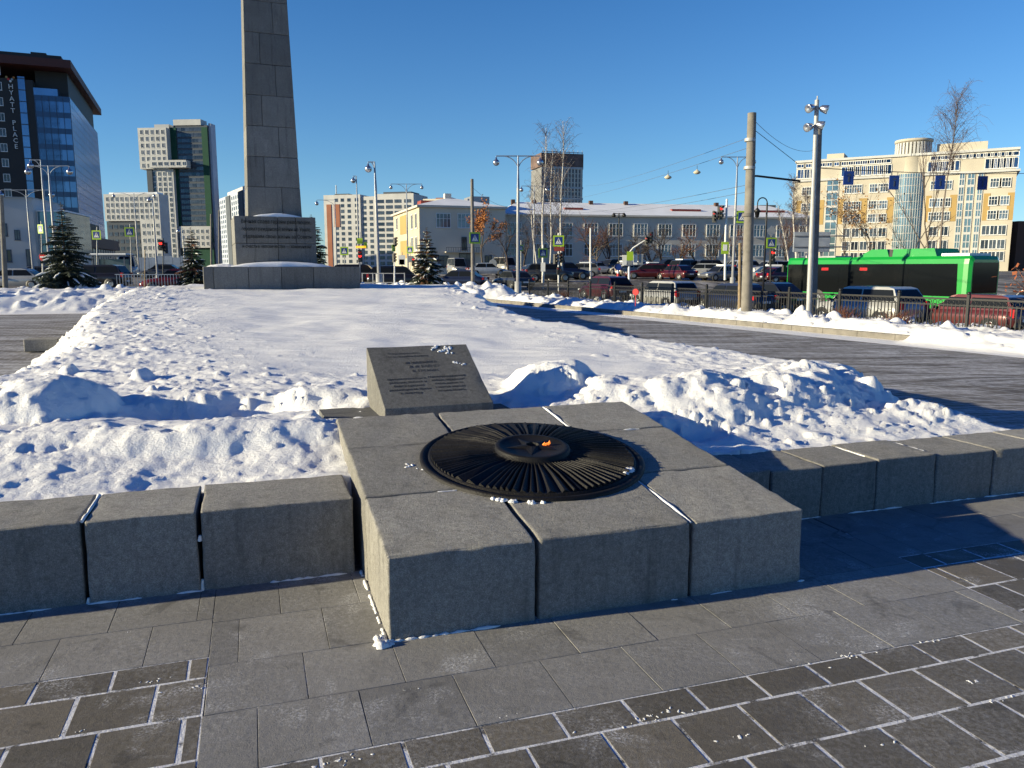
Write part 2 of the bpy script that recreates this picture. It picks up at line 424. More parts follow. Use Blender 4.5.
tiles_object('light_paving', light, M_LIGHTTILE, .001, .0035, 'light grey square slabs in a band along the granite blocks')
mb = MB()
for (ua, ub, wa, wb) in ((UMIN, -.8, WMIN, .114), (-.8, 3.13, WMIN, -.79), (3.13, UMAX, WMIN, .114)):
    mb.quad([uw(ua, wa, -.0012), uw(ub, wa, -.0012), uw(ub, wb, -.0012), uw(ua, wb, -.0012)], M_JOINT)
for (ua, ub, wa, wb) in ((UMIN, -.8, .114, 1.0), (-.8, 3.13, -.79, 1.0), (3.13, UMAX, .114, 1.0)):
    mb.quad([uw(ua, wa, -.0022), uw(ub, wa, -.0022), uw(ub, wb, -.0022), uw(ua, wb, -.0022)], M_GROUT)
setting(mb.build('paving_joints', loc=(0, 0, 0)), 'structure')

# kerb line / fence line directions
FD = Vector((-.447, .894, 0)); FN = Vector((.894, .447, 0)); K0 = Vector((9.41, 18.87, 0))
def kn(s, n, z=0.0): p = K0 + FD * s + FN * n; return Vector((p.x, p.y, z))
mb = MB()
P = [kn(-30, .2), kn(27, .2), Vector((-8, 44, 0)), Vector((-70, 44, 0)), Vector((-70, -25, 0)), Vector((60, -25, 0))]
mb.quad([(p.x, p.y, -.02) for p in reversed(P)], M_PLAZA)
o = mb.build('plaza_ground', loc=(0, 0, 0)); setting(o, 'structure', 'dark paved plaza streaked with blown snow', 'pavement')
if o.data.polygons[0].normal.z < 0: o.data.flip_normals()

def street_z(x, y):
    right = np.clip(-.75 + .03 * (y - 36), -.8, 1.0)
    left = np.where(y < 44, -.06, np.clip(.0 + .018 * (y - 44), -.06, .6))
    t = smooth01((x + 14) / 14)
    z = left * (1 - t) + right * t
    return np.where((y < 46) & (x < 4), np.minimum(z, -.1), z)
def sz(x, y): return float(street_z(np.array(float(x)), np.array(float(y))))
xs = np.r_[-2500, -1200, -600, -300, np.arange(-200, 201, 5.0), 300, 600, 1200, 2500]
ys = np.r_[-200, -60, -20, np.arange(0, 200, 4.0), 260, 400, 700, 1200, 3000]
X, Y = np.meshgrid(xs, ys); Z = street_z(X, Y) - .0
nx_, ny_ = len(xs), len(ys)
inpl = (((X - K0.x) * FN.x + (Y - K0.y) * FN.y) < 4.5) & (Y < 46)
Z = np.where(inpl, np.minimum(Z, -.8), Z)
me = bpy.data.meshes.new('street')
me.from_pydata(np.c_[X.ravel(), Y.ravel(), Z.ravel()].tolist(), [], [(j * nx_ + i, j * nx_ + i + 1, (j + 1) * nx_ + i + 1, (j + 1) * nx_ + i) for j in range(ny_ - 1) for i in range(nx_ - 1)])
me.materials.append(M_STREET); me.polygons.foreach_set('use_smooth', [True] * len(me.polygons))
o = bpy.data.objects.new('street', me); col.objects.link(o); setting(o, 'structure', 'wide asphalt street with packed snow', 'street')

# ------------------------------------------------------------------ rough granite blocks
def gridline(half, r, step):
    e = [0, .35 * r, .75 * r, r, 1.8 * r]
    inner = np.linspace(-half + 1.8 * r, half - 1.8 * r, max(2, int((2 * half) / step)))
    return np.unique(np.round(np.r_[[-half + a for a in e], inner, [half - a for a in e]], 5))
def block(name, parent, corners, m, r=.022, step=.06, rough=.006, seed=0):
    """corners: 8 points (bottom 4 ccw, top 4 ccw) mapped from a rounded, worn box"""
    c = [np.array(q[:]) for q in corners]
    L = np.array([np.linalg.norm(c[1] - c[0]), np.linalg.norm(c[3] - c[0]), np.linalg.norm(c[4] - c[0])]) / 2
    gl = [gridline(L[i], r, step) for i in range(3)]
    V = []; Fc = []
    for ax in range(3):
        a, b = [(1, 2), (2, 0), (0, 1)][ax]
        for sgn in (-1, 1):
            A, B = np.meshgrid(gl[a], gl[b], indexing='ij'); q = np.zeros(A.shape + (3,))
            q[..., a] = A; q[..., b] = B; q[..., ax] = sgn * L[ax]
            base = len(V); V.extend(q.reshape(-1, 3)); n1, n2 = A.shape
            for i in range(n1 - 1):
                for j in range(n2 - 1):
                    f = (base + i * n2 + j, base + (i + 1) * n2 + j, base + (i + 1) * n2 + j + 1, base + i * n2 + j + 1)
                    Fc.append(f if sgn > 0 else f[::-1])
    V = np.array(V); sd = 100 + seed
    wear = 1 + .8 * np.clip(fbm(V[:, 0] * 5 + 31 * seed, V[:, 1] * 5 + V[:, 2] * 4, 3, sd), -.6, 1) + 3.2 * np.clip(fbm(V[:, 0] * 13 + 11 * seed, V[:, 1] * 13 + V[:, 2] * 12, 3, sd + 3) - .26, 0, .5)
    rr = (r * wear)[:, None]
    inn = np.clip(V, -(L - rr), L - rr); d = V - inn; ln = np.linalg.norm(d, axis=1, keepdims=True)
    V = inn + np.where(ln > 1e-9, d / np.maximum(ln, 1e-9) * np.minimum(rr, ln), 0)
    nz = fbm(V[:, 0] * 9 + seed * 7 + V[:, 2] * 5, V[:, 1] * 9 - V[:, 2] * 8, 3, sd + 9) * rough
    dirn = np.sign(V) * (np.abs(V) > L * .97); V = V + dirn * nz[:, None]
    t = (V / L + 1) / 2; tx, ty, tz = t[:, :1], t[:, 1:2], t[:, 2:3]
    bot = (c[0] * (1 - tx) + c[1] * tx) * (1 - ty) + (c[3] * (1 - tx) + c[2] * tx) * ty
    top = (c[4] * (1 - tx) + c[5] * tx) * (1 - ty) + (c[7] * (1 - tx) + c[6] * tx) * ty
    Pn = bot * (1 - tz) + top * tz
    o0 = WL[parent.name] if parent is not None else Vector((0, 0, 0))
    me = bpy.data.meshes.new(name); me.from_pydata((Pn - np.array(o0[:])).tolist(), [], Fc)
    bm = bmesh.new(); bm.from_mesh(me); bmesh.ops.remove_doubles(bm, verts=bm.verts, dist=1e-4); bm.to_mesh(me); bm.free()
    me.polygons.foreach_set('use_smooth', [True] * len(me.polygons)); me.materials.append(m); me.update()
    o = bpy.data.objects.new(name, me); col.objects.link(o)
    if parent is not None: o.parent = parent
    WL[o.name] = o0; return o
def uwblock(name, parent, u0, u1, w0, w1, zf, zb, m, z0=-.03, **k):
    P = [uw(u0, w0, z0), uw(u1, w0, z0), uw(u1, w1, z0), uw(u0, w1, z0), uw(u0, w0, zf), uw(u1, w0, zf), uw(u1, w1, zb), uw(u0, w1, zb)]
    return block(name, parent, P, m, **k)
TILT = .106
plat = thing('eternal_flame_platform', 'square platform of nine rough granite blocks carrying the black flame disc', 'platform', uw(0, 0))
us = [0, .745, 1.615, 2.32]; ws = [0, .73, 1.565, 2.26]
for j in range(3):
    for i in range(3):
        g = .011; hz = random.uniform(-.004, .004)
        uwblock('granite_block', plat, us[i] + (g if i else 0), us[i + 1] - (g if i < 2 else 0), ws[j] + (g if j else 0), ws[j + 1] - (g if j < 2 else 0),
                .416 + TILT * ws[j] + hz, .416 + TILT * ws[j + 1] + hz, M_GRAN, seed=j * 3 + i, r=.011)
mbj = MB()   # snow that fills parts of the joints
def joint_strip(u0, w0, u1, w1, z_, wd, breaks):
    for (a, b) in breaks:
        p0 = uw(u0 + (u1 - u0) * a, w0 + (w1 - w0) * a); p1 = uw(u0 + (u1 - u0) * b, w0 + (w1 - w0) * b)
        za = z_(w0 + (w1 - w0) * a); zb = z_(w0 + (w1 - w0) * b)
        k = 7; pts = []
        for q in range(k + 1): pts.append(p0.lerp(p1, q / k) + Vector((random.uniform(-.003, .003), random.uniform(-.003, .003), za + (zb - za) * q / k - .006)))
        mbj.tube(pts, [wd * random.uniform(.5, 1.2) for _ in pts], M_SNOW, 6)
zt = lambda w: .416 + TILT * w
joint_strip(1.615, .0, 1.615, .73, zt, .010, [(.02, .95)])
joint_strip(1.615, 1.6, 1.615, 2.26, zt, .012, [(.1, .98)])
joint_strip(0, .73, .745, .73, zt, .008, [(.55, .8)])
joint_strip(1.9, 1.565, 2.32, 1.565, zt, .008, [(.2, .5)])
mbj.build('snow_in_joints', plat)['kind'] = 'stuff'
# thin, half-melted crusts of snow: ragged low fans
def crust(b, c, r, n=None, hgt=None, rot=None, asp=1.0, up=None):
    c = Vector(c); k = random.randint(8, 13); up = up or Vector((0, 0, 1)); a_ = up.orthogonal().normalized(); b_ = up.cross(a_); hgt = hgt if hgt is not None else r * random.uniform(.10, .25); ph = rot if rot is not None else random.random() * 6.28
    ring0, ring1 = [], []
    for q in range(k):
        t = 6.283 * q / k; rr = r * random.uniform(.55, 1.25); x, y = rr * math.cos(t), rr * math.sin(t) * asp; X_, Y_ = x * math.cos(ph) - y * math.sin(ph), x * math.sin(ph) + y * math.cos(ph)
        ring0.append(c + a_ * X_ + b_ * Y_ - up * .001); ring1.append(c + (a_ * X_ + b_ * Y_) * random.uniform(.5, .72) + up * hgt * random.uniform(.6, 1.2))
    b.add(ring0 + ring1 + [c + up * hgt], [(q, (q + 1) % k, k + (q + 1) % k, k + q) for q in range(k)] + [(k + q, k + (q + 1) % k, 2 * k) for q in range(k)], M_SNOW, True)
mbs = MB(); UPP = (Vector((0, 0, 1)) - WX * TILT).normalized()
for q in range(34):
    t = random.random(); u = .30 + .52 * t + random.gauss(0, .02); w = 1.17 - .52 * t + random.gauss(0, .018)
    crust(mbs, uw(u, w, zt(w) + .002), random.uniform(.010, .034), asp=.6, up=UPP)
mbs.build('snow_patch', plat)['kind'] = 'stuff'

lw = thing('granite_border_wall', 'low wall of rough granite blocks left of the flame platform', 'wall', uw(-1.5, .9))
lj = [-.035, -.87, -1.43, -2.0, -2.56, -3.12, -3.5, -3.9, -4.5, -5.1, -5.7, -6.3, -6.9, -7.5, -8.1, -8.7]
for i in range(len(lj) - 1):
    f = .912 + random.uniform(-.008, .008); hz = .448 + random.uniform(-.006, .006)
    uwblock('granite_block', lw, lj[i + 1] + .011, lj[i] - .011, f, 1.43, hz, hz + .004, M_GRAN, seed=20 + i, r=.011)
mbj = MB()
zz = lambda w: .452
joint_strip(-1.43, .93, -1.43, 1.42, zz, .012, [(.0, .98)])
joint_strip(-2.56, .93, -2.56, 1.42, zz, .011, [(.3, .9)])
for u, z0_, z1_ in ((-.87, .0, .06), (-.87, .28, .31), (-1.43, .0, .03)): mbj.tube([uw(u, .925, z0_), uw(u + .003, .922, z1_)], [.014, .008], M_SNOW, 6)
mbj.build('snow_in_joints', lw)['kind'] = 'stuff'
rw = thing('granite_border_wall', 'low wall of granite blocks right of the flame platform, running to the plaza edge', 'wall', uw(4, .9))
rj = [2.35, 2.78, 3.21, 3.69, 4.24, 4.80, 5.35, 5.9, 6.2, 6.45, 7.0, 7.6, 8.2, 8.8]
for i in range(len(rj) - 1):
    f = .905 + random.uniform(-.005, .005); hz = .372 + random.uniform(-.006, .006)
    uwblock('granite_block', rw, rj[i] + .006, rj[i + 1] - .006, f, 1.40 + (0.5 if i > 8 else 0), hz, hz + .004, M_GRAN, seed=40 + i, r=.011)
mbj = MB(); zz = lambda w: .376
for u in (3.69, 4.24): joint_strip(u, .95, u, 1.38, zz, .008, [(.2, .9)])
mbj.build('snow_in_joints', rw)['kind'] = 'stuff'
# snow swept into the foot of the blocks
mbf = MB()
def foot(u0, u1, w, share, rmax):     # broken ribbon of snow along the foot of a wall
    u = u0
    while u < u1:
        L = random.uniform(.03, .22)
        if random.random() < share:
            k = max(3, int(L / .02)); mbf.tube([uw(u + L * q / k, w - random.uniform(0, .006), .001) for q in range(k + 1)], [rmax * random.uniform(.3, 1) * math.sin(math.pi * (q + .3) / (k + .6)) + .001 for q in range(k + 1)], M_SNOW, 6)
        u += L
foot(-3.8, -.1, .908, .75, .012); foot(.0, .42, -.004, .9, .012); foot(2.4, 6.5, .902, .6, .010); foot(1.5, 2.3, -.004, .5, .008)
w = -.02
while w < .86:
    L = random.uniform(.03, .10); mbf.tube([uw(-.012, w + L * q / 4, .002) for q in range(5)], [random.uniform(.003, .012) for q in range(5)], M_SNOW, 6); w += L * random.choice((1, 1, 1.7))
for q in range(12): crust(mbf, uw(-.035 + random.gauss(0, .018), -.015 + random.gauss(0, .022), .004), random.uniform(.015, .04), hgt=random.uniform(.008, .022))
for (px, py, n, sp, rm) in ((742, 735, 12, .035, .022), (980, 680, 10, .035, .022), (410, 690, 9, .03, .014), (130, 632, 6, .02, .012), (655, 716, 40, .10, .016), (850, 655, 44, .13, .018), (320, 764, 34, .11, .018), (180, 690, 12, .05, .018), (140, 682, 14, .06, .016), (935, 640, 12, .05, .016), (505, 716, 12, .06, .012), (1000, 700, 10, .05, .016), (880, 745, 8, .05, .014), (60, 735, 8, .05, .012)):
    c_ = gnd(px, py)
    for q in range(n // 2):
        d = UX * random.gauss(0, sp) + WX * random.gauss(0, sp * .16)
        crust(mbf, (c_.x + d.x, c_.y + d.y, .0010), rm * random.uniform(.12, .75), hgt=random.uniform(.0003, .0008), asp=.5)
setting(mbf.build('loose_snow', loc=(0, 0, 0)), 'stuff', 'powder snow swept against the blocks and scattered on the pavers', 'snow')

# ------------------------------------------------------------------ burner disc
nrmP = (Vector((0, 0, 1)) * 1.0 - WX * TILT).normalized()
cen = uw(1.115, 1.12, zt(1.12) + .004)
burn = thing('eternal_flame_burner', 'round black ribbed metal disc with a star and a small flame at its centre', 'memorial flame', cen)
EX = UX.copy(); EY = nrmP.cross(EX).normalized()
def dl(r, a, z): return cen + EX * (r * math.cos(a)) + EY * (r * math.sin(a)) + nrmP * z
RD = .715
def dlathe(name, prof, parent, m, n=96, smooth=True):
    b = MB(); vs_ = [dl(r, 2 * math.pi * k / n, z) for r, z in prof for k in range(n)]
    b.add(vs_, [(i * n + k, i * n + (k + 1) % n, (i + 1) * n + (k + 1) % n, (i + 1) * n + k) for i in range(len(prof) - 1) for k in range(n)], m, smooth)
    return b.build(name, parent)
dlathe('rim', [(RD, -.02), (RD, .012), (RD - .012, .020), (RD - .032, .019), (RD - .036, .008), (RD - .052, .008), (RD - .056, .024), (RD - .078, .024), (RD - .082, .0)], burn, M_BLACKIRON)
b = MB(); n = 200; rows = []
a = 0; ang = []
while a < 2 * math.pi - .02:
    wd = random.choice([.05, .06, .08, .11, .14, .07]); ang.append((a, min(a + wd, 2 * math.pi))); a += wd
for (a0, a1) in ang:   # pleated rays: thin raised fins with flat troughs between
    ridge = a0 + (a1 - a0) * .30; zr = random.uniform(.012, .024)
    P_ = []
    for (r, z) in ((.225, .056), (.42, .044), (RD - .07, .026)):
        f_ = min(1.0, (r - .2) / .15)
        P_ += [dl(r, a0, z - .010), dl(r, ridge - .006, z + zr * f_ - .004), dl(r, ridge + .006, z + zr * f_ - .004), dl(r, a1, z - .010)]
    b.add(P_, [(i * 4 + k, (i + 1) * 4 + k, (i + 1) * 4 + k + 1, i * 4 + k + 1) for i in range(2) for k in range(3)], M_BLACKIRON)
    b.quad([P_[8], P_[9], P_[10], P_[11], dl(RD - .07, a1, 0), dl(RD - .07, a0, 0)], M_BLACKIRON)
b.build('ribbed_plate', burn)
dlathe('hub', [(.268, .0), (.268, .046), (.256, .053), (.240, .053), (.238, .080), (.230, .086), (.205, .087), (.196, .080), (.0005, .078)], burn, M_BLACKIRON)
b = MB(); st = []
for k in range(10): st.append((.175 if k % 2 == 0 else .070, math.pi / 2 + k * math.pi / 5 + .25))
for k in range(10):
    r0, a0 = st[k]; r1, a1 = st[(k + 1) % 10]; ri = .042
    b.quad([dl(r0, a0, .080), dl(r1, a1, .080), dl(ri, a1, .094), dl(ri, a0, .094)], M_BLACKIRON)
    b.quad([dl(ri, a0, .094), dl(ri, a1, .094), dl(ri * .9, a1, .078), dl(ri * .9, a0, .078)], M_BLACKIRON)
b.build('star', burn)
b = MB()
for q in range(3):
    px_, py_ = .085 + random.uniform(-.035, .035), -.01 + random.uniform(-.018, .018); h_ = random.uniform(.012, .03)
    base = cen + EX * px_ + EY * py_ + nrmP * .080
    b.tube([base, base + nrmP * h_ * .4 + EX * .01, base + nrmP * h_ + EX * random.uniform(.01, .03)], [.005, .008, .0008], M_FLAME, 6)
b.build('flame', burn)
b = MB()
for q in range(9): a = -.72 + random.gauss(0, .035); crust(b, dl(RD - .085 + random.gauss(0, .008), a, .026), random.uniform(.014, .034), hgt=.012, up=nrmP)
for q in range(8): a = -2.05 + random.gauss(0, .10); crust(b, dl(RD + .014, a, .0), random.uniform(.012, .026), hgt=.012, up=nrmP)
b.build('snow_patch', burn)['kind'] = 'stuff'

# ------------------------------------------------------------------ inscribed stone
ST_YAW = R(20.5); su = Vector((math.cos(ST_YAW), math.sin(ST_YAW), 0)); sw = Vector((-math.sin(ST_YAW), math.cos(ST_YAW), 0))
s0 = Vector((-.985, 5.94, 0)); SWD, SDP = .89, .77
stone = thing('memorial_stone', 'wedge of grey granite with an engraved sloping face behind the flame platform', 'memorial stone', (s0.x, s0.y, .55))
def sp(u, w, z): p = s0 + su * u + sw * w; return Vector((p.x, p.y, z))
block('stone_body', stone, [sp(0, 0, .5), sp(SWD, 0, .5), sp(SWD, SDP, .5), sp(0, SDP, .5), sp(0, .0, .662), sp(SWD, .0, .662), sp(SWD, SDP - .03, 1.07), sp(0, SDP - .03, 1.07)],
      granite('engraved_granite', (.175, .17, .155), .5, .0), r=.006, step=.08, rough=.001, seed=77)
sl_v = (sp(0, SDP - .03, 1.07) - sp(0, 0, .662)); sl_n = su.cross(sl_v.normalized()); sl_u = sl_v.normalized()
def on_slope(me, u, v, name):
    o = bpy.data.objects.new(name, me); col.objects.link(o); o.parent = stone
    Mx = Matrix((su, sl_u, sl_n)).transposed()
    p = sp(0, 0, .662) + su * u + sl_u * v + sl_n * .001
    o.matrix_local = Matrix.Translation(p - WL[stone.name]) @ Mx.to_4x4(); return o
tl = [('Здесь похоронены', .30, .735, .030), ('борцы за власть Советов', .32, .69, .030), ('И. МАЛЫШЕВ', .42, .595, .042), ('Л. И. ВАЙНЕР', .44, .535, .042), ('В. ЕРЕМИН', .43, .475, .042)]
for i in range(5):
    tl.append((['красногвардейцы и', 'рабочие, павшие в', 'боях с врагами', 'революции на Урале', 'в 1918 году'][i], .25, .375 - i * .048, .034))
    tl.append((['герои гражданской', 'войны, отдавшие', 'свою жизнь за', 'счастье народа', 'вечная память'][i], .59, .385 - i * .048, .034))
for body, u, v, size in tl:
    on_slope(text_mesh(body, size, mat('worn_engraving', (.075, .072, .066), .8), .0008), u, v, 'inscription')
b = MB()
for (u, v, n_) in ((.60, .80, 7), (.66, .765, 8), (.71, .80, 6), (.69, .72, 5), (.77, .55, 4), (.71, .565, 3)):
    for q in range(n_): crust(b, sp(0, 0, .662) + su * (u + random.gauss(0, .018)) + sl_u * (v + random.gauss(0, .010)), random.uniform(.008, .020), hgt=.004, up=sl_n)
b.build('snow_patch', stone)['kind'] = 'stuff'
mb = MB()
for i in range(3): mb.box(sp(-.20 + .0, .10 + i * .235, .535), (.44, .225, .07), M_GRAN2, ST_YAW)
for i in range(2): mb.box(sp(.98 + .0, .10 + i * .235, .53), (.26, .225, .07), M_GRAN2, ST_YAW)
setting(mb.build('stone_footing_slabs', loc=sp(.4, 0, .53)), 'structure')

# ------------------------------------------------------------------ snow field
OUT = [(-60, 5.2 - 19), (-60, 3.0), (-8.0, 6.0), (-6.5, 8.4), (-6.8, 10.2), (-7.7, 12), (-9.2, 15), (-11.0, 19.5), (-12.5, 24), (-13.8, 31), (-15, 37), (-9, 41), (-3, 41.5), (-1.6, 37), (-1.2, 30), (-.5, 24.5), (.45, 18.7), (1.4, 15.1), (2.65, 12.9), (4.1, 11.0), (4.75, 8.8)]
wl0, wl1 = uw(5.62, 1.37), uw(-62, 1.37)
OUT += [(wl0.x + .02, wl0.y + .15), (wl0.x, wl0.y), (wl1.x, wl1.y)]
OUT = OUT[1:]
OUTA = np.array(OUT)
def poly_sd(x, y):
    n = len(OUTA); ins = np.zeros(x.shape, bool); dmin = np.full(x.shape, 1e9)
    for i in range(n):
        a, b = OUTA[i], OUTA[(i + 1) % n]
        t = np.clip(((x - a[0]) * (b[0] - a[0]) + (y - a[1]) * (b[1] - a[1])) / ((b - a) @ (b - a)), 0, 1)
        dmin = np.minimum(dmin, np.hypot(x - a[0] - t * (b[0] - a[0]), y - a[1] - t * (b[1] - a[1])))
        with np.errstate(divide='ignore', invalid='ignore'):
            c_ = ((a[1] > y) != (b[1] > y)) & (x < (b[0] - a[0]) * (y - a[1]) / (b[1] - a[1] + 1e-12) + a[0])
        ins ^= c_
    return np.where(ins, dmin, -dmin)
NR, NC = 560, 620
yy = 3.6 * np.exp(np.linspace(0, math.log(43 / 3.6), NR)); tt = np.linspace(0, 1, NC)
GX = np.empty((NR, NC)); GY = np.repeat(yy[:, None], NC, 1)
for j, y in enumerate(yy):
    xl = max(-(1.05 * y + 2.0), -17); xr = min(.62 * y + 1.6, 6.2); GX[j] = xl + (xr - xl) * tt
DU = (GX - ORG.x) * UX.x + (GY - ORG.y) * UX.y; DW = (GX - ORG.x) * WX.x + (GY - ORG.y) * WX.y
sd = poly_sd(GX + fbm(GX * 1.3, GY * 1.3, 3, 3) * .22, GY + fbm(GX * 1.3 + 50, GY * 1.3, 3, 4) * .22)
sd = np.where(DW < 2.2, np.minimum(DW - 1.385 + fbm(DU * 2.5, DW * 0, 3, 5) * .035, poly_sd(GX, GY) + (0 if False else 0)), sd)
wdist = DW - 1.385
# base field: rises gently towards the obelisk
base = .60 + .46 * smooth01((GY - 7) / 17.5) - .12 * smooth01(1 - (GX + 60) / 1e9) * 0
base = base + .0 * smooth01((GY - 18) / 7) - .55 * smooth01((GY - 31) / 9) * 1
nearw = smooth01(wdist / 1.3); wallz = np.where(DU < 1, .43, .355)
base = wallz * (1 - nearw) + np.maximum(base, .0) * nearw
front = wdist < sd + .02
edge = np.where((DW < 2.6) & (np.abs(sd - wdist) < .08), 1.0, smooth01(sd / 1.15))
h = base * edge ** .8
h = h + fbm(GX * .7, GY * .7, 3, 8) * .06 * edge
left_b = np.exp(-((GX + 5.2 + (GY - 10) * .44) / 1.7) ** 2) * smooth01((GY - 6) / 3) * (1 - smooth01((GY - 27) / 4))
h += .02 * left_b * edge
def dome(x, y, a, rx, ry, rot=0.0, p=1.2, warp=.18):
    global h
    c_, s_ = math.cos(rot), math.sin(rot); dx, dy = GX - x, GY - y
    dx = dx + fbm(GX * 3.1 + x, GY * 3.1, 3, 21) * warp * rx * 1.6; dy = dy + fbm(GX * 3.1, GY * 3.1 + y, 3, 22) * warp * ry * 1.6
    q = ((dx * c_ + dy * s_) / rx) ** 2 + ((-dx * s_ + dy * c_) / ry) ** 2
    h = h + a * np.clip(1 - q, 0, 1) ** p * np.clip(sd / .10, 0, 1)
# right of the platform: shovelled heap, then a steep ridge along its right side
dome(.35, 7.45, .24, .55, .55, .3, 1.1); dome(.75, 7.25, .06, .8, .5, .3)
dome(1.30, 7.0, .12, .80, .42, .35, .8); dome(1.72, 6.75, .09, .55, .42, .4, .7); dome(2.15, 6.9, .08, .7, .5, .4, .8)
dome(2.75, 7.4, .12, .75, .55, .6, .8); dome(3.2, 8.2, .10, .9, .6, .9, .9); dome(2.6, 8.2, .06, 1.2, .6, .5); dome(3.9, 7.5, .04, .8, .35, .5)
dome(3.45, 7.25, -.12, .6, .30, .5); dome(4.0, 7.0, .05, .9, .28, .33)
dome(1.4, 6.1, -.12, .45, .22, .3)
# left: shaded hollow between humps behind the wall
dome(-3.70, 6.15, .27, .48, .60, .1, .8); dome(-2.45, 6.30, -.27, .95, .50, .12, 1.0); dome(-2.8, 6.95, .06, 1.0, .35, .15); dome(-2.05, 5.35, .10, .95, .30, .22, 1.0)
dome(-1.25, 5.75, .05, .4, .5, 0); dome(-5.1, 6.6, .2, .6, .5, 0); dome(-3.05, 5.45, .04, .5, .4, 0); dome(-4.45, 6.3, -.18, .45, .4, 0)
dome(-1.52, 6.35, -.06, .45, .42, .3); dome(-1.75, 6.8, .08, .5, .25, .3); dome(.05, 6.35, -.12, .35, .35, .3, 1); dome(-.7, 7.25, .03, .6, .25, .3)
# keep the footing slabs beside the stone clear
qx = (GX - s0.x) * su.x + (GY - s0.y) * su.y; qw = (GX - s0.x) * sw.x + (GY - s0.y) * sw.y
clear = smooth01((np.maximum(np.maximum(-.44 - qx, qx - 1.12), np.maximum(-.05 - qw, qw - .60)) + fbm(GX * 7, GY * 7, 3, 31) * .07) / .10)
h = np.where(clear < 1, np.minimum(h, .545 + (h - .545) * clear), h)
# clods: many small irregular lumps where snow was thrown by shovel and plough
def field_now(x, y):
    j = min(NR - 1, np.searchsorted(yy, y)); i = min(NC - 1, np.searchsorted(GX[j], x)); return h[j, i]
def stamp(cx_, cy_, r, hh, flat):
    j0 = np.searchsorted(yy, cy_ - r); j1 = np.searchsorted(yy, cy_ + r); tiltx, tilty = random.uniform(-.5, .5), random.uniform(-.5, .5)
    hc = field_now(cx_, cy_)
    for j in range(j0, j1):
        row = GX[j]; i0 = np.searchsorted(row, cx_ - r); i1 = np.searchsorted(row, cx_ + r)
        if i1 <= i0: continue
        q = ((row[i0:i1] - cx_) ** 2 * flat + (yy[j] - cy_) ** 2) / r ** 2
        
        tl_ = 1 + tiltx * (row[i0:i1] - cx_) / r + tilty * (yy[j] - cy_) / r
        h[j, i0:i1] = np.where(q < 1, np.maximum(h[j, i0:i1], hc - .3 * hh + 1.3 * hh * np.clip(1 - q ** 1.6, 0, 1) ** .5 * tl_), h[j, i0:i1])
def ok_at(x, y):
    j = min(NR - 1, np.searchsorted(yy, y)); i = min(NC - 1, np.searchsorted(GX[j], x)); return sd[j, i], clear[j, i]
cnt = 0
for q in range(90000):
    if cnt > 13000: break
    zone = random.random()
    if zone < .48:
        y = 6 + 22 * random.random() ** 1.6; x = -5.2 - (y - 10) * .44 + random.gauss(0, 1.0) + max(0, (9 - y)) * .25; rs = 1.0
    elif zone < .76:
        t = random.random(); y = 6.8 + 19 * t ** 1.6; 
        x = np.interp(y, [6.6, 8.6, 11, 12.8, 14.9, 18.5, 24, 30], [4.3, 4.3, 3.4, 2.0, .8, -.1, -1.0, -1.5]) - abs(random.gauss(0, .8 + .3 * (y < 10))) - .15; rs = .85
    elif zone < .82:
        x = random.uniform(-4.5, -.9); y = 5.2 + random.random() * 2.6; rs = .7
    else:
        x = random.uniform(.2, 3.9); y = 5.9 + random.random() * 2.4; rs = .8
    s_, c_ = ok_at(x, y)
    if s_ < .06 or c_ < .9: continue
    r = min(.10, rs * .0115 * math.exp(abs(random.gauss(0, .62)))) * (.85 + .018 * y)
    stamp(x, y, r, r * random.uniform(.2, .5), random.uniform(.5, 1.8)); cnt += 1
for (px, py, Yd, r) in ((866, 412, 7.7, .10), (874, 403, 7.9, .085), (145, 398, 8.0, .12), (45, 467, 5.6, .06), (70, 388, 8.4, .09)):
    c_ = at(px, py, Yd); stamp(c_.x, Yd, r, r * .8, 1.0)
rid = 1 - np.abs(fbm(GX * 1.9, GY * 2.6, 4, 41)) * 2.2
rough = fbm(GX * 9, GY * 9, 4, 12) * .013 + fbm(GX * 3.2, GY * 3.2, 3, 15) * .016 * np.clip(1.5 - GY / 20, .3, 1) + np.clip(rid, 0, 1) ** 3 * .016 + fbm(GX * 30, GY * 30, 3, 13) * .006
flatz = smooth01((GX + 4.6 + (GY - 10) * .42) / 1.0) * smooth01((GY - 7.9) / 1.0) * (1 - smooth01((GX - 1.2 + (GY - 10) * .13) / .8))
rip = fbm(GX * 1.6, GY * 7, 4, 14) * .012
h = h + rough * (1 - .93 * flatz) + rip * flatz * (1 - .4 * smooth01((GY - 17) / 5))
h = np.where(sd > 0, h, np.minimum(h, -.06 + sd * 0))
h = np.where((sd > 0) & (DW < 2.2), np.maximum(h, .30), h)
h = np.where((sd <= 0) & (DW < 2.4), np.minimum(h, .30), h)
keep = (sd > -.12)
idx = lambda j, i: j * NC + i
fs = []
kq = keep[:-1, :-1] & keep[1:, :-1] & keep[:-1, 1:] & keep[1:, 1:]
J, I = np.nonzero(kq)
fs = np.c_[J * NC + I, J * NC + I + 1, (J + 1) * NC + I + 1, (J + 1) * NC + I]
used = np.unique(fs); remap = np.zeros(NR * NC, int); remap[used] = np.arange(len(used))
V = np.c_[GX.ravel(), GY.ravel(), h.ravel()][used]
me = bpy.data.meshes.new('snow_field'); me.from_pydata(V.tolist(), [], remap[fs].tolist()); me.materials.append(M_SNOW)
me.polygons.foreach_set('use_smooth', [True] * len(me.polygons)); me.update()
o = bpy.data.objects.new('snow_field', me); col.objects.link(o); setting(o, 'structure', 'bright trampled snow with shovelled heaps around the monument', 'snow')
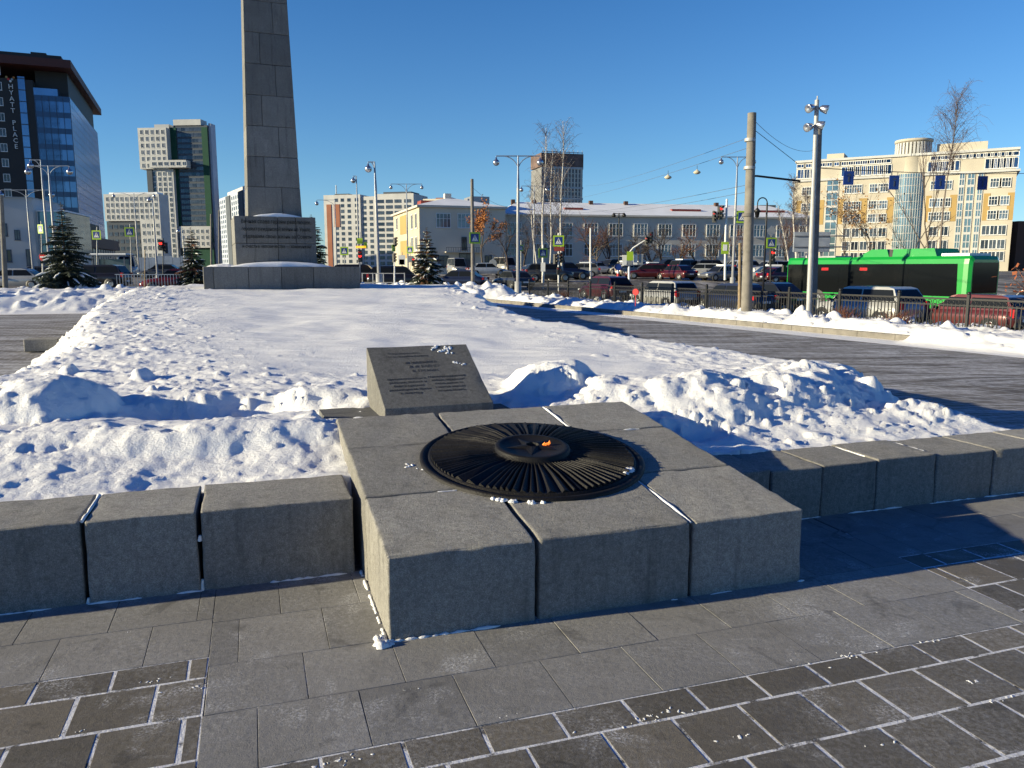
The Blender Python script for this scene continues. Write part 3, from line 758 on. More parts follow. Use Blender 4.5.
def field_z(x, y):
    j = min(NR - 1, int(np.searchsorted(yy, y))); i = min(NC - 1, int(np.searchsorted(GX[j], x))); return float(h[j, i])

def bank(name, fn_pt, S, N, prof, label, seed, nclod=900, rmax=.22):
    """ploughed snow bank: S along, N across; prof(s,n) gives its height"""
    SS, NN = np.meshgrid(S, N, indexing='ij'); hh = prof(SS, NN)
    env = np.clip(hh / .12, 0, 1)
    hh = hh + (fbm(SS * 1.1, NN * 1.1, 4, seed) * .11 + fbm(SS * 4, NN * 4, 3, seed + 5) * .05) * env
    rl = np.random.default_rng(seed)
    for q in range(nclod):
        s_ = rl.uniform(S[0], S[-1]); n_ = rl.uniform(N[0] + .1, N[-1]); r = min(rmax, .05 * math.exp(abs(rl.normal(0, .8))))
        i0, i1 = np.searchsorted(S, [s_ - r, s_ + r]); j0, j1 = np.searchsorted(N, [n_ - r, n_ + r])
        if i1 > i0 and j1 > j0:
            qd = ((SS[i0:i1, j0:j1] - s_) ** 2 + (NN[i0:i1, j0:j1] - n_) ** 2) / r ** 2
            hh[i0:i1, j0:j1] += r * rl.uniform(.4, .9) * np.clip(1 - qd, 0, 1) ** .6 * env[i0:i1, j0:j1]
    ns, nn = SS.shape
    V = [(*fn_pt(SS[i, j], NN[i, j])[:2], hh[i, j]) for i in range(ns) for j in range(nn)]
    fs = [(i * nn + j, (i + 1) * nn + j, (i + 1) * nn + j + 1, i * nn + j + 1) for i in range(ns - 1) for j in range(nn - 1)]
    me = bpy.data.meshes.new(name); me.from_pydata(V, [], fs); me.materials.append(M_SNOW)
    me.polygons.foreach_set('use_smooth', [True] * len(fs)); me.update()
    if sum(p.normal.z for p in me.polygons) < 0: me.flip_normals()
    o = bpy.data.objects.new(name, me); col.objects.link(o); setting(o, 'structure', label, 'snow bank'); return o
def right_prof(s, n):
    spill = .9 * smooth01((-s + .2) / .8)              # near end: the snow spills over the kerb
    m_ = n + spill + fbm(s * .6, n * 0, 2, 61) * .25
    up = .30 * smooth01((m_ - .08) / 1.0) * (1 - .28 * smooth01((m_ - 1.2) / 1.2))
    gap = 1 - .6 * np.exp(-((s - 6.3) / 1.3) ** 2) * 0
    return np.where(n > 3.0, up * (1 - smooth01((n - 3.0) / 2.2)) - .85 * smooth01((n - 3.0) / 2.2), up * gap) - .015 * (m_ < .05)
bank('snow_bank', lambda s, n: kn(s, n), np.arange(-11, 27, .06), np.r_[np.arange(-1.1, 3.2, .06), np.arange(3.2, 5.6, .2)], right_prof, 'ploughed snow bank under the iron fence along the right edge of the plaza', 60)
def left_prof(s, n): return np.where(n < 0, -.05, .72 * smooth01(n / 1.9) + .10 * smooth01((n - 2) / 3) - .8 * smooth01((n - 6.0) / 4)) - .02
bd = Vector((.95, .31, 0)); bnm = Vector((-.31, .95, 0)); b0 = Vector((-16.1, 30.3, 0))
bank('snow_bank', lambda s, n: (b0.x + bd.x * s + bnm.x * n, b0.y + bd.y * s + bnm.y * n), np.arange(-32, 14, .10), np.arange(-.2, 10.2, .10), left_prof, 'ploughed snow bank with spruces at the far left of the plaza', 80, 1100, .3)
cb = Vector((-2.5, 42.0, 0))
bank('snow_bank', lambda s, n: (cb.x + s, cb.y + n - s * .1), np.arange(-14, 3.6, .1), np.arange(-1.8, 6.2, .1), lambda s, n: .75 * smooth01((n + 1.8) / 1.6) * smooth01((3.4 - s) / 1.5) * (1 - smooth01((n - 3) / 3)) - .3 * smooth01((n - 4) / 2) - .03, 'snow heap along the street behind the small spruce', 90, 500, .3)
def far_prof(s, n): return .50 * smooth01(n / 1.0) * (1 - .5 * smooth01((n - 1.5) / 1.5)) + street_z(K0.x + FD.x * s + FN.x * (n + 29), K0.y + FD.y * s + FN.y * (n + 29)) - .02
bank('snow_bank', lambda s, n: kn(s, n + 29), np.arange(-35, 30, .25), np.arange(-.2, 6, .2), far_prof, 'snow bank along the far side of the street beyond the bus', 95, 500, .4)
# kerb of the right plaza edge
mb = MB()
for k in range(24):
    s0_, s1_ = -1.0 + k * 1.1, -1.0 + (k + 1) * 1.1 - .012
    c_ = kn((s0_ + s1_) / 2, .02, .05); mb.box(c_, (s1_ - s0_, .16, .16), M_CONC, math.atan2(FD.y, FD.x))
setting(mb.build('kerb', loc=kn(10, 0)), 'structure')
lk = thing('granite_border_wall', 'dark granite kerb end sticking out of the snow at the left plaza edge', 'wall', (-9.6, 16.2, 0))
for k in range(3):
    a_ = Vector((-10.15 + k * .62, 16.15 + k * .20, 0)); bb = a_ + Vector((.60, .19, 0)); dd_ = Vector((-.15, .46, 0))
    block('granite_block', lk, [a_, bb, bb + dd_, a_ + dd_] + [p + Vector((0, 0, .26)) for p in (a_, bb, bb + dd_, a_ + dd_)], M_GRAN, r=.02, step=.15, seed=90 + k)

# ------------------------------------------------------------------ obelisk
OY = R(21.5); ou = Vector((math.cos(OY), math.sin(OY), 0)); ow = Vector((-math.sin(OY), math.cos(OY), 0)); oA = Vector((-9.53, 24.3, 0))
def op(u, w, z): p = oA + ou * u + ow * w; return Vector((p.x, p.y, z))
ob = thing('obelisk', 'tall tapering grey granite obelisk on an inscribed pedestal in the snow', 'obelisk', op(2.4, 2.4, .5))
for k, (a, b_) in enumerate(((0, .30), (.30, 1.33), (1.33, 2.33), (2.33, 3.33), (3.33, 4.84))):
    block('base_slab', ob, [op(a + .006, 0, .2), op(b_ - .006, 0, .2), op(b_ - .006, 4.84, .3), op(a + .006, 4.84, .3), op(a + .006, 0, 1.76), op(b_ - .006, 0, 1.76), op(b_ - .006, 4.84, 1.76), op(a + .006, 4.84, 1.76)], M_OBEL, r=.012, step=.5, rough=.002, seed=50 + k)
pu0, pu1, pw0 = 1.02, 3.62, 1.20
zq = [1.74, 2.52, 3.40]
for (a, b_, z0_, z1_) in ((0, .36, zq[1], zq[2]), (.36, 1.36, zq[1], zq[2]), (1.36, 1.95, zq[1], zq[2]), (1.95, 2.6, zq[1], zq[2]), (0, 1.35, zq[0], zq[1]), (1.35, 2.6, zq[0], zq[1])):
    a += pu0; b_ += pu0; g = .006
    block('pedestal_block', ob, [op(a + g, pw0, z0_ + g), op(b_ - g, pw0, z0_ + g), op(b_ - g, pw0 + 2.6, z0_ + g), op(a + g, pw0 + 2.6, z0_ + g), op(a + g, pw0, z1_ - g), op(b_ - g, pw0, z1_ - g), op(b_ - g, pw0 + 2.6, z1_ - g), op(a + g, pw0 + 2.6, z1_ - g)], M_OBEL, r=.014, step=.5, rough=.002, seed=60 + int(a * 10))
cu, cw = pu0 + 1.34, pw0 + 1.3
hz0, hz1, hw0, hw1 = 3.40, 16.5, .875, .52
def hwz(z): return hw0 + (hw1 - hw0) * (z - hz0) / (hz1 - hz0)
zc = hz0; k = 0
while zc < hz1 - .1:
    zn = min(zc + .98, hz1); f = .64 if k % 2 == 0 else .33
    for (fa, fb) in ((0, f), (f, 1)):
        def cx(z): return -hwz(z) + 2 * hwz(z) * fa, -hwz(z) + 2 * hwz(z) * fb
        g = .005; (a0_, b0_), (a1_, b1_) = cx(zc), cx(zn)
        P_ = [op(cu + a0_ + g, cw - hwz(zc), zc + g), op(cu + b0_ - g, cw - hwz(zc), zc + g), op(cu + b0_ - g, cw + hwz(zc), zc + g), op(cu + a0_ + g, cw + hwz(zc), zc + g),
              op(cu + a1_ + g, cw - hwz(zn), zn - g), op(cu + b1_ - g, cw - hwz(zn), zn - g), op(cu + b1_ - g, cw + hwz(zn), zn - g), op(cu + a1_ + g, cw + hwz(zn), zn - g)]
        block('shaft_block', ob, P_, M_OBEL, r=.012, step=.5, rough=.002, seed=70 + k * 2)
    zc = zn; k += 1
mb = MB(); t_ = hwz(hz1)
mb.add([op(cu - t_, cw - t_, hz1), op(cu + t_, cw - t_, hz1), op(cu + t_, cw + t_, hz1), op(cu - t_, cw + t_, hz1), op(cu, cw, hz1 + .8)], [(0, 1, 4), (1, 2, 4), (2, 3, 4), (3, 0, 4)], M_OBEL); mb.build('shaft_tip', ob)
def snowcap(u0, u1, w0, w1, z, hgt, seed):
    n = 30; V = []; 
    for i in range(n + 1):
        for j in range(n + 1):
            a, b_ = i / n, j / n; e = min(a, 1 - a, .5) * 2; f_ = min(b_, 1 - b_) * 2
            zz_ = hgt * min(1, (1 - (1 - e) ** 2)) ** .8 * (min(1, f_ * 5)) ** .6 + float(fbm(np.array(a * 6. + seed), np.array(b_ * 6.), 2, seed)) * .02
            V.append(op(u0 + (u1 - u0) * a, w0 + (w1 - w0) * b_, z + zz_ - .015))
    b = MB(); b.add(V, [(i * (n + 1) + j, (i + 1) * (n + 1) + j, (i + 1) * (n + 1) + j + 1, i * (n + 1) + j + 1) for i in range(n) for j in range(n)], M_SNOW, True)
    return b.build('snow_cap', ob)
snowcap(.75, 4.0, .10, pw0 + .05, 1.76, .17, 3); snowcap(.1, 1.1, .3, 4.5, 1.76, .10, 4)
snowcap(cu - .78, cu + .9, pw0 + .03, cw - .7, 3.39, .13, 5)
for body, u, z, size, sp_ in (('Вечная слава героям революции,', 1.33, 3.22, .185, 1.0), ('героям гражданской войны на Урале,', 1.33, 2.98, .172, 1.0), ('отдавшим свою жизнь за Советы', 1.36, 2.74, .172, 1.0), ('и счастье человечества — коммунизм!', 1.33, 2.42, .160, 1.0)):
    me = text_mesh(body, size, M_LETTER, .006, spacing=sp_); wd = max(v.co.x for v in me.vertices) - min(v.co.x for v in me.vertices)
    t = bpy.data.objects.new('inscription', me); col.objects.link(t); t.parent = ob
    t.matrix_local = Matrix.Translation(op(pu0 + u, pw0 - .007, z) - WL[ob.name]) @ Matrix.Rotation(OY, 4, 'Z') @ Matrix.Rotation(math.pi / 2, 4, 'X') @ Matrix.Diagonal((min(1, 2.2 / wd), 1, 1, 1))
# ------------------------------------------------------------------ buildings
def xat(px, Y): return (px - 512) / 788.5 * Y
def zat(py, Y, px=512): return at(px, py, Y).z
WIN = {}
def window_mesh(w, h, style):
    key = (round(w, 2), round(h, 2), style)
    if key in WIN: return WIN[key]
    frame, pane, mull, proud = {'white': (M_WHITE, M_GLASSD, 1, .07), 'cream': (M_WHITE, M_GLASSL, 2, .08), 'dark': (M_MULL, M_GLASSD, 1, .06),
                                'blue': (M_WHITE, M_GLASSN, 1, .08), 'plain': (M_MULL, M_GLASSD, 0, .05), 'balcony': (M_SIGNBK, M_GLASSD, 1, .35), 'grid': (M_WHITE, M_GLASSL, 3, .09)}[style]
    b = MB(); f = min(.10, w * .10)
    b.quad([(-w / 2, -.02, -h / 2), (w / 2, -.02, -h / 2), (w / 2, -.02, h / 2), (-w / 2, -.02, h / 2)], pane)
    for sx in (-1, 1): b.box((sx * (w / 2 - f / 2), -proud / 2, 0), (f, proud, h), frame)
    for sz_ in (-1, 1): b.box((0, -proud / 2, sz_ * (h / 2 - f / 2)), (w - 2 * f, proud, f), frame)
    for k in range(mull): b.box((-w / 2 + w * (k + 1) / (mull + 1), -proud / 2, 0), (f * .7, proud * .8, h - 2 * f), frame)
    if style == 'grid': b.box((0, -proud / 2, h * .12), (w - 2 * f, proud * .7, f * .6), frame)
    if style == 'balcony': b.box((0, -proud / 2 - .1, -h * .28), (w, proud, h * .42), M_SIGNBK)
    b.box((0, -proud * .6 - .02, -h / 2 - .04), (w + .1, proud * 1.2, .06), frame)
    me = bpy.data.meshes.new('window'); me.from_pydata(b.v, [], b.f)
    for m in b.mats: me.materials.append(m)
    me.polygons.foreach_set('material_index', b.mi); me.update(); WIN[key] = me; return me
def windows(root, P0, ud, specs, style, cap=100):
    """specs: (u, z, w, h) on the vertical plane through P0 along ud; outward is to the viewer's side"""
    a = math.atan2(ud.y, ud.x); rest = []
    n0 = root.get('_n', 0)
    for (u, z, w, h_) in specs:
        p = Vector((P0.x + ud.x * u, P0.y + ud.y * u, z)); me = window_mesh(w, h_, style)
        if n0 < cap:
            o = bpy.data.objects.new('window', me); col.objects.link(o); o.parent = root; o.location = p - WL[root.name]; o.rotation_euler = (0, 0, a); n0 += 1
        else: rest.append((me, p, a))
    root['_n'] = n0
    if rest:
        b = MB()
        for me, p, a_ in rest:
            Mx = Matrix.Translation(p) @ Matrix.Rotation(a_, 4, 'Z'); off = len(b.v)
            for v in me.vertices: b.v.append(tuple(Mx @ v.co))
            for pl in me.polygons:
                b.f.append(tuple(off + i for i in pl.vertices)); b.mi.append(b.slot(me.materials[pl.material_index])); b.sm.append(False)
        o = b.build('small_windows', root); o['kind'] = 'stuff'
def box_building(root, P0, ud, L, D, z0, z1, m, name='wall', mtop=None):
    bk = Vector((-ud.y, ud.x, 0)); q = [P0, P0 + ud * L, P0 + ud * L + bk * D, P0 + bk * D]
    b = MB(); b.prism([(p.x, p.y) for p in q], z0, z1, m, mtop); return b.build(name, root)
def wbox(b, P0, ud, u0, u1, d0, d1, z0, z1, m):
    bk = Vector((-ud.y, ud.x, 0)); q = [P0 + ud * u0 + bk * d0, P0 + ud * u1 + bk * d0, P0 + ud * u1 + bk * d1, P0 + ud * u0 + bk * d1]
    b.hexa([(p.x, p.y, z0) for p in q] + [(p.x, p.y, z1) for p in q], m)
def wallmat(name, rgb, rough=.9): return mat(name, rgb, rough, 0, .10, .25, .15, 12)
M_CHAR = wallmat('charcoal_cladding', (.022, .021, .022), .6); M_MAROON = mat('maroon_eaves', (.085, .022, .016), .6)
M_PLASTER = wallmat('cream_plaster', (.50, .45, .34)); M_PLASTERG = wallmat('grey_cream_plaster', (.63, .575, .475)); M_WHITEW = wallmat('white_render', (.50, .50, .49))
M_BEIGE = wallmat('beige_stone_facade', (.49, .445, .36)); M_YELLOW = wallmat('ochre_yellow_panel', (.40, .27, .10)); M_GREENC = wallmat('dark_green_cladding', (.012, .065, .038))
M_DGREY = wallmat('dark_grey_cladding', (.075, .09, .11)); M_BRICK = wallmat('red_brown_brick', (.30, .12, .07)); M_BRICK2 = wallmat('brown_brick', (.10, .055, .04)); M_BLUEW = wallmat('pale_blue_grey_facade', (.40, .44, .52))
M_GLASST = mat('turquoise_glass', (.16, .26, .30), .1, .45, .3, .3)

# dark hotel at the far left
c0 = Vector((xat(83, 180), 180, 0)); hu = Vector((.93, .368, 0)).normalized(); hb = Vector((-hu.y, hu.x, 0))
hotel = thing('hotel_building', 'tall dark hotel tower with blue glass corner and vertical white lettering', 'building', (c0.x, c0.y, 0))
Lh = 46; P0 = c0 - hu * Lh; zt_ = zat(59, 180); ze = zat(90, 180)
b = MB(); wbox(b, P0, hu, 0, Lh - 6.8, 0, 52, 0, ze + 1.5, M_CHAR); b.build('wall', hotel)
b = MB(); wbox(b, P0, hu, Lh - 6.8, Lh, .05, 52, 6, zat(98, 180), M_GLASSB); wbox(b, P0, hu, Lh - 6.8, Lh - 2.2, .05, 46, 6, ze, M_GLASSB); wbox(b, P0, hu, Lh - .5, Lh + .008, .12, 52, 6, zat(97, 180), mat('curtain_glass_painted_sky', (.13, .34, .66), .22, .0, .08, .12, spec=.6)); b.build('curtain_wall', hotel)  # right face: sky reflection is put into the flat blue base colour
b = MB(); wbox(b, P0, hu, Lh - 6.8, Lh - .5, 3.5, 49, zat(98, 180), zt_ - 2, M_CHAR); b.build('top_storey', hotel)
b = MB()
for k in range(15): 
    z = 7 + k * 3.42
    if z < zat(98, 180): wbox(b, P0, hu, Lh - 6.75, Lh - .05, -.03, 1.0, z, z + 1.15, mat('blue_spandrel', (.045, .085, .16), .2, .4))
for k in range(6): wbox(b, P0, hu, Lh - 6.75 + k * 1.35, Lh - 6.65 + k * 1.35, -.06, .2, 7, zat(98, 180), M_MULL)
for k in range(20): wbox(b, P0, hu, Lh - .1, Lh + .012, .1, 52, 6.5 + k * 1.71, 6.62 + k * 1.71, M_MULL)
for k in range(15): wbox(b, P0, hu, Lh - .1, Lh + .012, .6 + k * 3.44, 0.7 + k * 3.44, 7, zat(98, 180), M_MULL)
b.build('mullions', hotel)
b = MB(); wbox(b, P0, hu, -1, Lh + 1.0, -1.6, 56, zt_ - 2.2, zt_ - .5, M_MAROON); wbox(b, P0, hu, 0, Lh - 1, .4, 52, zt_ - .5, zt_ + .6, M_CHAR); b.build('roof', hotel)
b = MB(); wbox(b, P0, hu, Lh - 7.5, Lh - 4.5, 5, 8, zt_, zt_ + 2.0, M_CHAR); b.build('chimney', hotel)
b = MB(); wbox(b, P0, hu, Lh - 9.6, Lh - 8.3, -.12, .3, 5, zat(78, 178), M_GLASSB); b.build('glass_strip', hotel)
b = MB()
for k in range(16): wbox(b, P0, hu, Lh - 9.65, Lh - 8.25, -.16, .25, 6 + k * 2.4, 6.2 + k * 2.4, M_MULL)
bo = b.build('glass_strip_bars', hotel); bo['kind'] = 'stuff'
sp_ = [(Lh - 13.3 - q * 3.6, 5 + k * 3.2, 1.3, 1.7) for q in range(3) for k in range(13)]
windows(hotel, P0 - hb * .02, hu, sp_, 'white')
for i, ch in enumerate('HYATT PLACE'):
    if ch == ' ': continue
    me = text_mesh(ch, 1.35, M_WHITE, .1); o = bpy.data.objects.new('letter', me); col.objects.link(o); o.parent = hotel
    z = zat(87, 176) - i * 1.25
    p = P0 + hu * (Lh - 10.95) - hb * .25
    o.matrix_local = Matrix.Translation(Vector((p.x, p.y, z)) - WL[hotel.name]) @ Matrix.Rotation(math.atan2(hu.y, hu.x), 4, 'Z') @ Matrix.Rotation(math.pi / 2, 4, 'X')
b = MB()
for k, m in enumerate((M_YELLOW, M_SIGNR, M_WHITE, M_SIGNBK, M_ORANGE)):
    p = P0 + hu * (Lh - 11.6 + k * .34) - hb * .25; b.lathe((p.x, p.y, zat(80, 176) + (.5 if k in (0, 4) else (-.3 if k == 2 else .1))), [(.001, 0), (.24, 0), (.24, .12), (.001, .12)], m, 10, False, axis=-hb)
b.build('emblem', hotel)

def tower_windows(u0, u1, nu, z0, z1, nz, w, h): return [(u0 + (u1 - u0) * (i + .5) / nu, z0 + (z1 - z0) * (k + .5) / nz, w, h) for k in range(nz - 1, -1, -1) for i in range(nu)]
# pair of towers left of the obelisk
Yt = 400; tu = Vector((.996, -.09, 0)).normalized(); t0 = Vector((xat(147, Yt), Yt, 0))
tw = thing('apartment_tower', 'high rise of white gridded and dark glass slabs with a projecting white bar', 'building', (t0.x + 18, Yt, 0))
k_ = 788.5 / Yt; fx = lambda px: (px - 139) / k_; fz = lambda py: 1.75 + (267 - py) * Yt / 788.5
b = MB(); wbox(b, t0, tu, 2.5, fx(171), 1.5, 9, 0, fz(172), M_WHITEW); wbox(b, t0, tu, 0, fx(168), 0, 9, fz(172), fz(133), M_WHITEW); wbox(b, t0, tu, fx(153), fx(168), 3, 8, fz(133), fz(129), M_SIGNBK); b.build('white_block', tw)
b = MB(); wbox(b, t0, tu, fx(144.5), fx(150), .8, 1.6, fz(222), fz(172), M_DGREY); wbox(b, t0, tu, fx(171.5), fx(206), 4, 10, 0, fz(130), M_DGREY); b.build('dark_block', tw)
b = MB()
for (a_, c_) in ((168, 174), (200, 206)): wbox(b, t0, tu, fx(a_), fx(c_), 3.7, 5, 14, fz(132), M_GREENC)
wbox(b, t0, tu, fx(174), fx(206), 3.6, 5, 0, fz(248), M_GREENC); b.build('green_strip', tw)
b = MB(); wbox(b, t0, tu, fx(172), fx(200), 3.5, 10, fz(130), fz(124.5), M_WHITEW); wbox(b, t0, tu, fx(206.2), fx(208.5), 5, 10, 0, fz(128), M_BLUEW); b.build('white_crown', tw)
b = MB(); wbox(b, t0, tu, fx(150), fx(187.5), -1.2, 3.4, fz(171), fz(164), M_WHITEW); b.build('projecting_bar', tw); b = MB(); wbox(b, t0, tu, fx(173), fx(205), 2.2, 3.4, fz(248), fz(227), M_WHITEW); b.build('podium', tw)
windows(tw, t0 + Vector((0, -.05, 0)), tu, tower_windows(.5, fx(167), 5, fz(172), fz(134), 6, 1.5, 2.2), 'white')
bkk = Vector((-tu.y, tu.x, 0))
windows(tw, t0 + bkk * -1.25, tu, [(fx(155 + k * 6.2), fz(167.5), 2.2, 1.9) for k in range(6)], 'white')
windows(tw, t0 + bkk * 1.45, tu, tower_windows(fx(149), fx(170), 4, 6, fz(174), 17, 1.7, 2.1), 'white')
windows(tw, t0 + bkk * 2.15, tu, tower_windows(fx(174), fx(204), 6, fz(247), fz(229), 3, 1.3, 1.9), 'white')
windows(tw, t0 + bkk * 3.95, tu, tower_windows(fx(175), fx(200), 6, 22, fz(131), 18, 2.2, 1.8), 'dark', 170)
lb = Vector((xat(109, 350), 350, 0)); low = thing('apartment_block', 'low white gridded block in front of the high rise beside the dark hotel', 'building', (lb.x + 12, 350, 0))
k2 = 788.5 / 350; gx = lambda px: (px - 103) / k2; gz = lambda py: 1.75 + (267 - py) * 350 / 788.5
b = MB(); wbox(b, lb, tu, 0, gx(160), 0, 8, gz(222), gz(196), M_WHITEW); wbox(b, lb, tu, gx(139), gx(160), 0, 8, 0, gz(222), M_WHITEW); b.build('white_block', low)
b = MB(); wbox(b, lb, tu, 0, gx(138.7), .8, 8, 0, gz(222.3), M_DGREY); b.build('dark_block', low)
b = MB(); wbox(b, lb, tu, gx(106), gx(156), 2, 7, gz(196), gz(194), M_ROOFSNOW); b.build('roof', low)
windows(low, lb + Vector((0, -.05, 0)), tu, tower_windows(gx(104), gx(159), 11, gz(221), gz(198), 4, 1.3, 1.9), 'white')
windows(low, lb + Vector((0, -.05, 0)), tu, tower_windows(gx(140), gx(159), 4, 2, gz(223), 6, 1.3, 1.9), 'white')
windows(low, lb + Vector((0, .75, 0)), tu, tower_windows(gx(104), gx(138), 6, 2, gz(224), 6, 1.6, 1.6), 'dark')
# long pale block receding behind the obelisk
rl_ = thing('apartment_block', 'long pale blue grey apartment block receding towards the obelisk', 'building', (xat(230, 430), 430, 0))
Pr = Vector((xat(205, 520), 520, 0)); ru = Vector((xat(252, 400) - Pr.x, 400 - 520, 0)); Lr = ru.length; ru.normalize()
fzr = lambda py, Y: 1.75 + (267 - py) * Y / 788.5
b = MB(); wbox(b, Pr, ru, 0, Lr, 0, 18, 0, 41, M_BLUEW); b.build('wall', rl_)
b = MB()
for k in range(4): b = MB(); wbox(b, Pr, ru, Lr * (.12 + k * .24), Lr * (.2 + k * .24), -.6, .5, 0, 40.6, M_DGREY); b.build('stair_bay', rl_)
b = MB(); wbox(b, Pr, ru, Lr * .55, Lr * .99, 2, 14, 41, 43.5, M_WHITEW); b.build('roof_house', rl_)
windows(rl_, Pr + Vector((-.1, -.1, 0)), ru, tower_windows(1, Lr - 1, 26, 1, 40, 14, 1.6, 1.7), 'plain')
# white and brick tower right of the obelisk
Yb = 390; bu = Vector((.97, -.24, 0)).normalized(); p5 = Vector((xat(326, Yb), Yb, 0)); kb = 788.5 / Yb; bx = lambda px: (px - 323) / kb; bz = lambda py: 1.75 + (267 - py) * Yb / 788.5
bt = thing('apartment_tower', 'white apartment tower with an orange brick strip right of the obelisk', 'building', (p5.x + 20, Yb, 0))
b = MB(); wbox(b, p5, bu, 0, bx(362), 0, 18, 0, bz(197), M_WHITEW); wbox(b, p5, bu, bx(362), bx(378), .8, 20, 0, bz(199), M_WHITEW); wbox(b, p5, bu, bx(378), bx(417), .4, 20, 0, bz(197), M_WHITEW); b.build('wall', bt)
b = MB(); wbox(b, p5, bu, bx(326), bx(331), -.25, .5, 0, bz(206), M_BRICK); b.build('brick_strip', bt); b = MB(); wbox(b, p5, bu, bx(334), bx(340), -.25, .5, bz(228), bz(206), M_BRICK); b.build('brick_strip', bt)
b = MB(); wbox(b, p5, bu, bx(330), bx(345), 5, 12, bz(197), bz(195), M_DGREY); wbox(b, p5, bu, bx(383), bx(412), 4, 15, bz(197), bz(194.6), M_DGREY); b.build('roof_house', bt)
b = MB(); b.tube([p5 + bu * bx(333) + Vector((0, 8, bz(196))), p5 + bu * bx(333) + Vector((0, 8, bz(186)))], .25, M_SIGNBK, 5); b.build('antenna', bt)
cols = [336.5, 343, 350, 358]
windows(bt, p5 + Vector((0, -.05, 0)), bu, [(bx(c), bz(202 + k * 5.4), 1.7, 1.5) for c in cols for k in range(13)], 'plain')
windows(bt, p5 + Vector((0, .75, 0)), bu, [(bx(c), bz(204 + k * 5.4), 1.7, 1.5) for c in (366, 373) for k in range(12)], 'plain')
windows(bt, p5 + Vector((0, .3, 0)), bu, [(bx(c), bz(204 + k * 5.4), 2.0 if c in (389, 409) else 3.4, 1.5) for c in (383, 392, 401, 411) for k in range(12)], 'plain')
bb2 = thing('apartment_block', 'pale block peeping over the cream building roof', 'building', (xat(438, 330), 330, 0))
box_building(bb2, Vector((xat(424, 330), 330, 0)), bu, 11, 10, 0, zat(199, 330), M_PLASTERG); b = MB(); wbox(b, Vector((xat(426, 330), 330, 0)), bu, 4, 11, 2, 8, zat(199, 330), zat(197.6, 330), M_RUSTRED); b.build('roof', bb2)

# cream three storey building and the long grey one beside it
GU = Vector((.95, .31, 0)).normalized(); GB = Vector((-GU.y, GU.x, 0))
cY = 115; c6 = Vector((xat(420.5, cY), cY, 0)); zE = zat(207, cY); zg = sz(c6.x, cY)
cr_ = thing('cream_building', 'three storey cream building with a hipped snowy roof and orange creeper tree', 'building', (c6.x + 5, cY, zg))
Lc = 13.0; Dc = 22
b = MB(); wbox(b, c6, GU, 0, Lc, 0, Dc, zg - 1, zE, M_PLASTERG)
bk6 = c6 + GB * .0; b.build('wall', cr_)
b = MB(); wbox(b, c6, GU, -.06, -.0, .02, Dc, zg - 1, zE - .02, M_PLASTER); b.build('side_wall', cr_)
e = .45; q = [c6 + GU * -e + GB * -e, c6 + GU * (Lc + .2) + GB * -e, c6 + GU * (Lc + .2) + GB * (Dc + e), c6 + GU * -e + GB * (Dc + e)]
b = MB(); zr = zat(196, cY + 6)
r0, r1 = c6 + GU * 6.0 + GB * 7, c6 + GU * (Lc - 2) + GB * 14
b.prism([(p.x, p.y) for p in q], zE, zE + .28, M_PLASTERG)
T = [(p.x, p.y, zE + .29) for p in q] + [(r0.x, r0.y, zr), (r1.x, r1.y, zr)]
b.add(T, [(0, 1, 4), (1, 2, 5, 4), (2, 3, 5), (3, 0, 4, 5)], M_ROOFSNOW); b.build('roof', cr_)
b = MB(); wbox(b, c6, GU, 5.2, 6.2, 6, 7.0, zr - .5, zr + .5, M_PLASTERG); b.build('chimney', cr_)
b = MB(); wbox(b, c6, GU, 9, 12, 5, 9, zr - 1.2, zr + .1, M_SIGNBK); b.build('roof_house', cr_)
b = MB(); wbox(b, c6, GU, 2.5, 5, 11, 14, zr - 1.6, zr - .2, M_RUSTRED); b.build('dormer', cr_)
f6 = c6 - GB * .03
windows(cr_, f6, GU, [(3.5, zat(220, cY), 2.2, 2.1), (6.8, zat(220, cY), 2.4, 2.1)], 'grid')
windows(cr_, f6, GU, [(6.6, zat(243, cY), .8, 1.9), (7.0, zat(261, cY), 2.4, 2.3), (10.3, zat(259.5, cY), 1.1, 1.3), (3.4, zat(261, cY), 1.6, 1.6)], 'dark')
b = MB(); wbox(b, c6, GU, 3.6, 9.3, -1.1, 0, zat(251.5, cY) - .12, zat(251.5, cY), M_PLASTERG)
for k in range(17): wbox(b, c6, GU, 3.65 + k * .35, 3.69 + k * .35, -1.08, -1.04, zat(251.5, cY), zat(247.5, cY), M_IRON)
wbox(b, c6, GU, 3.6, 9.3, -1.09, -1.03, zat(247.5, cY), zat(247.2, cY), M_IRON); b.build('balcony', cr_)
sf = c6 - GU * .07; sdn = -GB
windows(cr_, sf + GB * 22, sdn, [(22 - 2.2, zat(220, cY), 1.5, 2.2), (22 - 5.4, zat(220, cY), 1.5, 2.2), (22 - 2.2, zat(243, cY), 1.5, 2.0), (22 - 5.4, zat(243, cY), 1.5, 2.0), (22 - 2.2, zat(261, cY), 1.4, 1.8), (22 - 18.5, zat(222, cY + 12), 1.4, 2.0)], 'cream')
b = MB()
for (a0_, a1_) in ((10, 15.5),): 
    for (zl, zh) in ((zat(233, cY + 8), zat(214, cY + 8)), (zat(258, cY + 8), zat(240, cY + 8))):
        b = MB(); wbox(b, c6, GU, -.14, -.02, a0_, a1_, zl, zh, M_YELLOW); b.build('ochre_panel', cr_)
GU_, GB_ = GU, GB
GU = Vector((math.cos(R(10.5)), math.sin(R(10.5)), 0)); GB = Vector((-GU.y, GU.x, 0)); M_LONGW = wallmat('pale_warm_render', (.56, .515, .44))
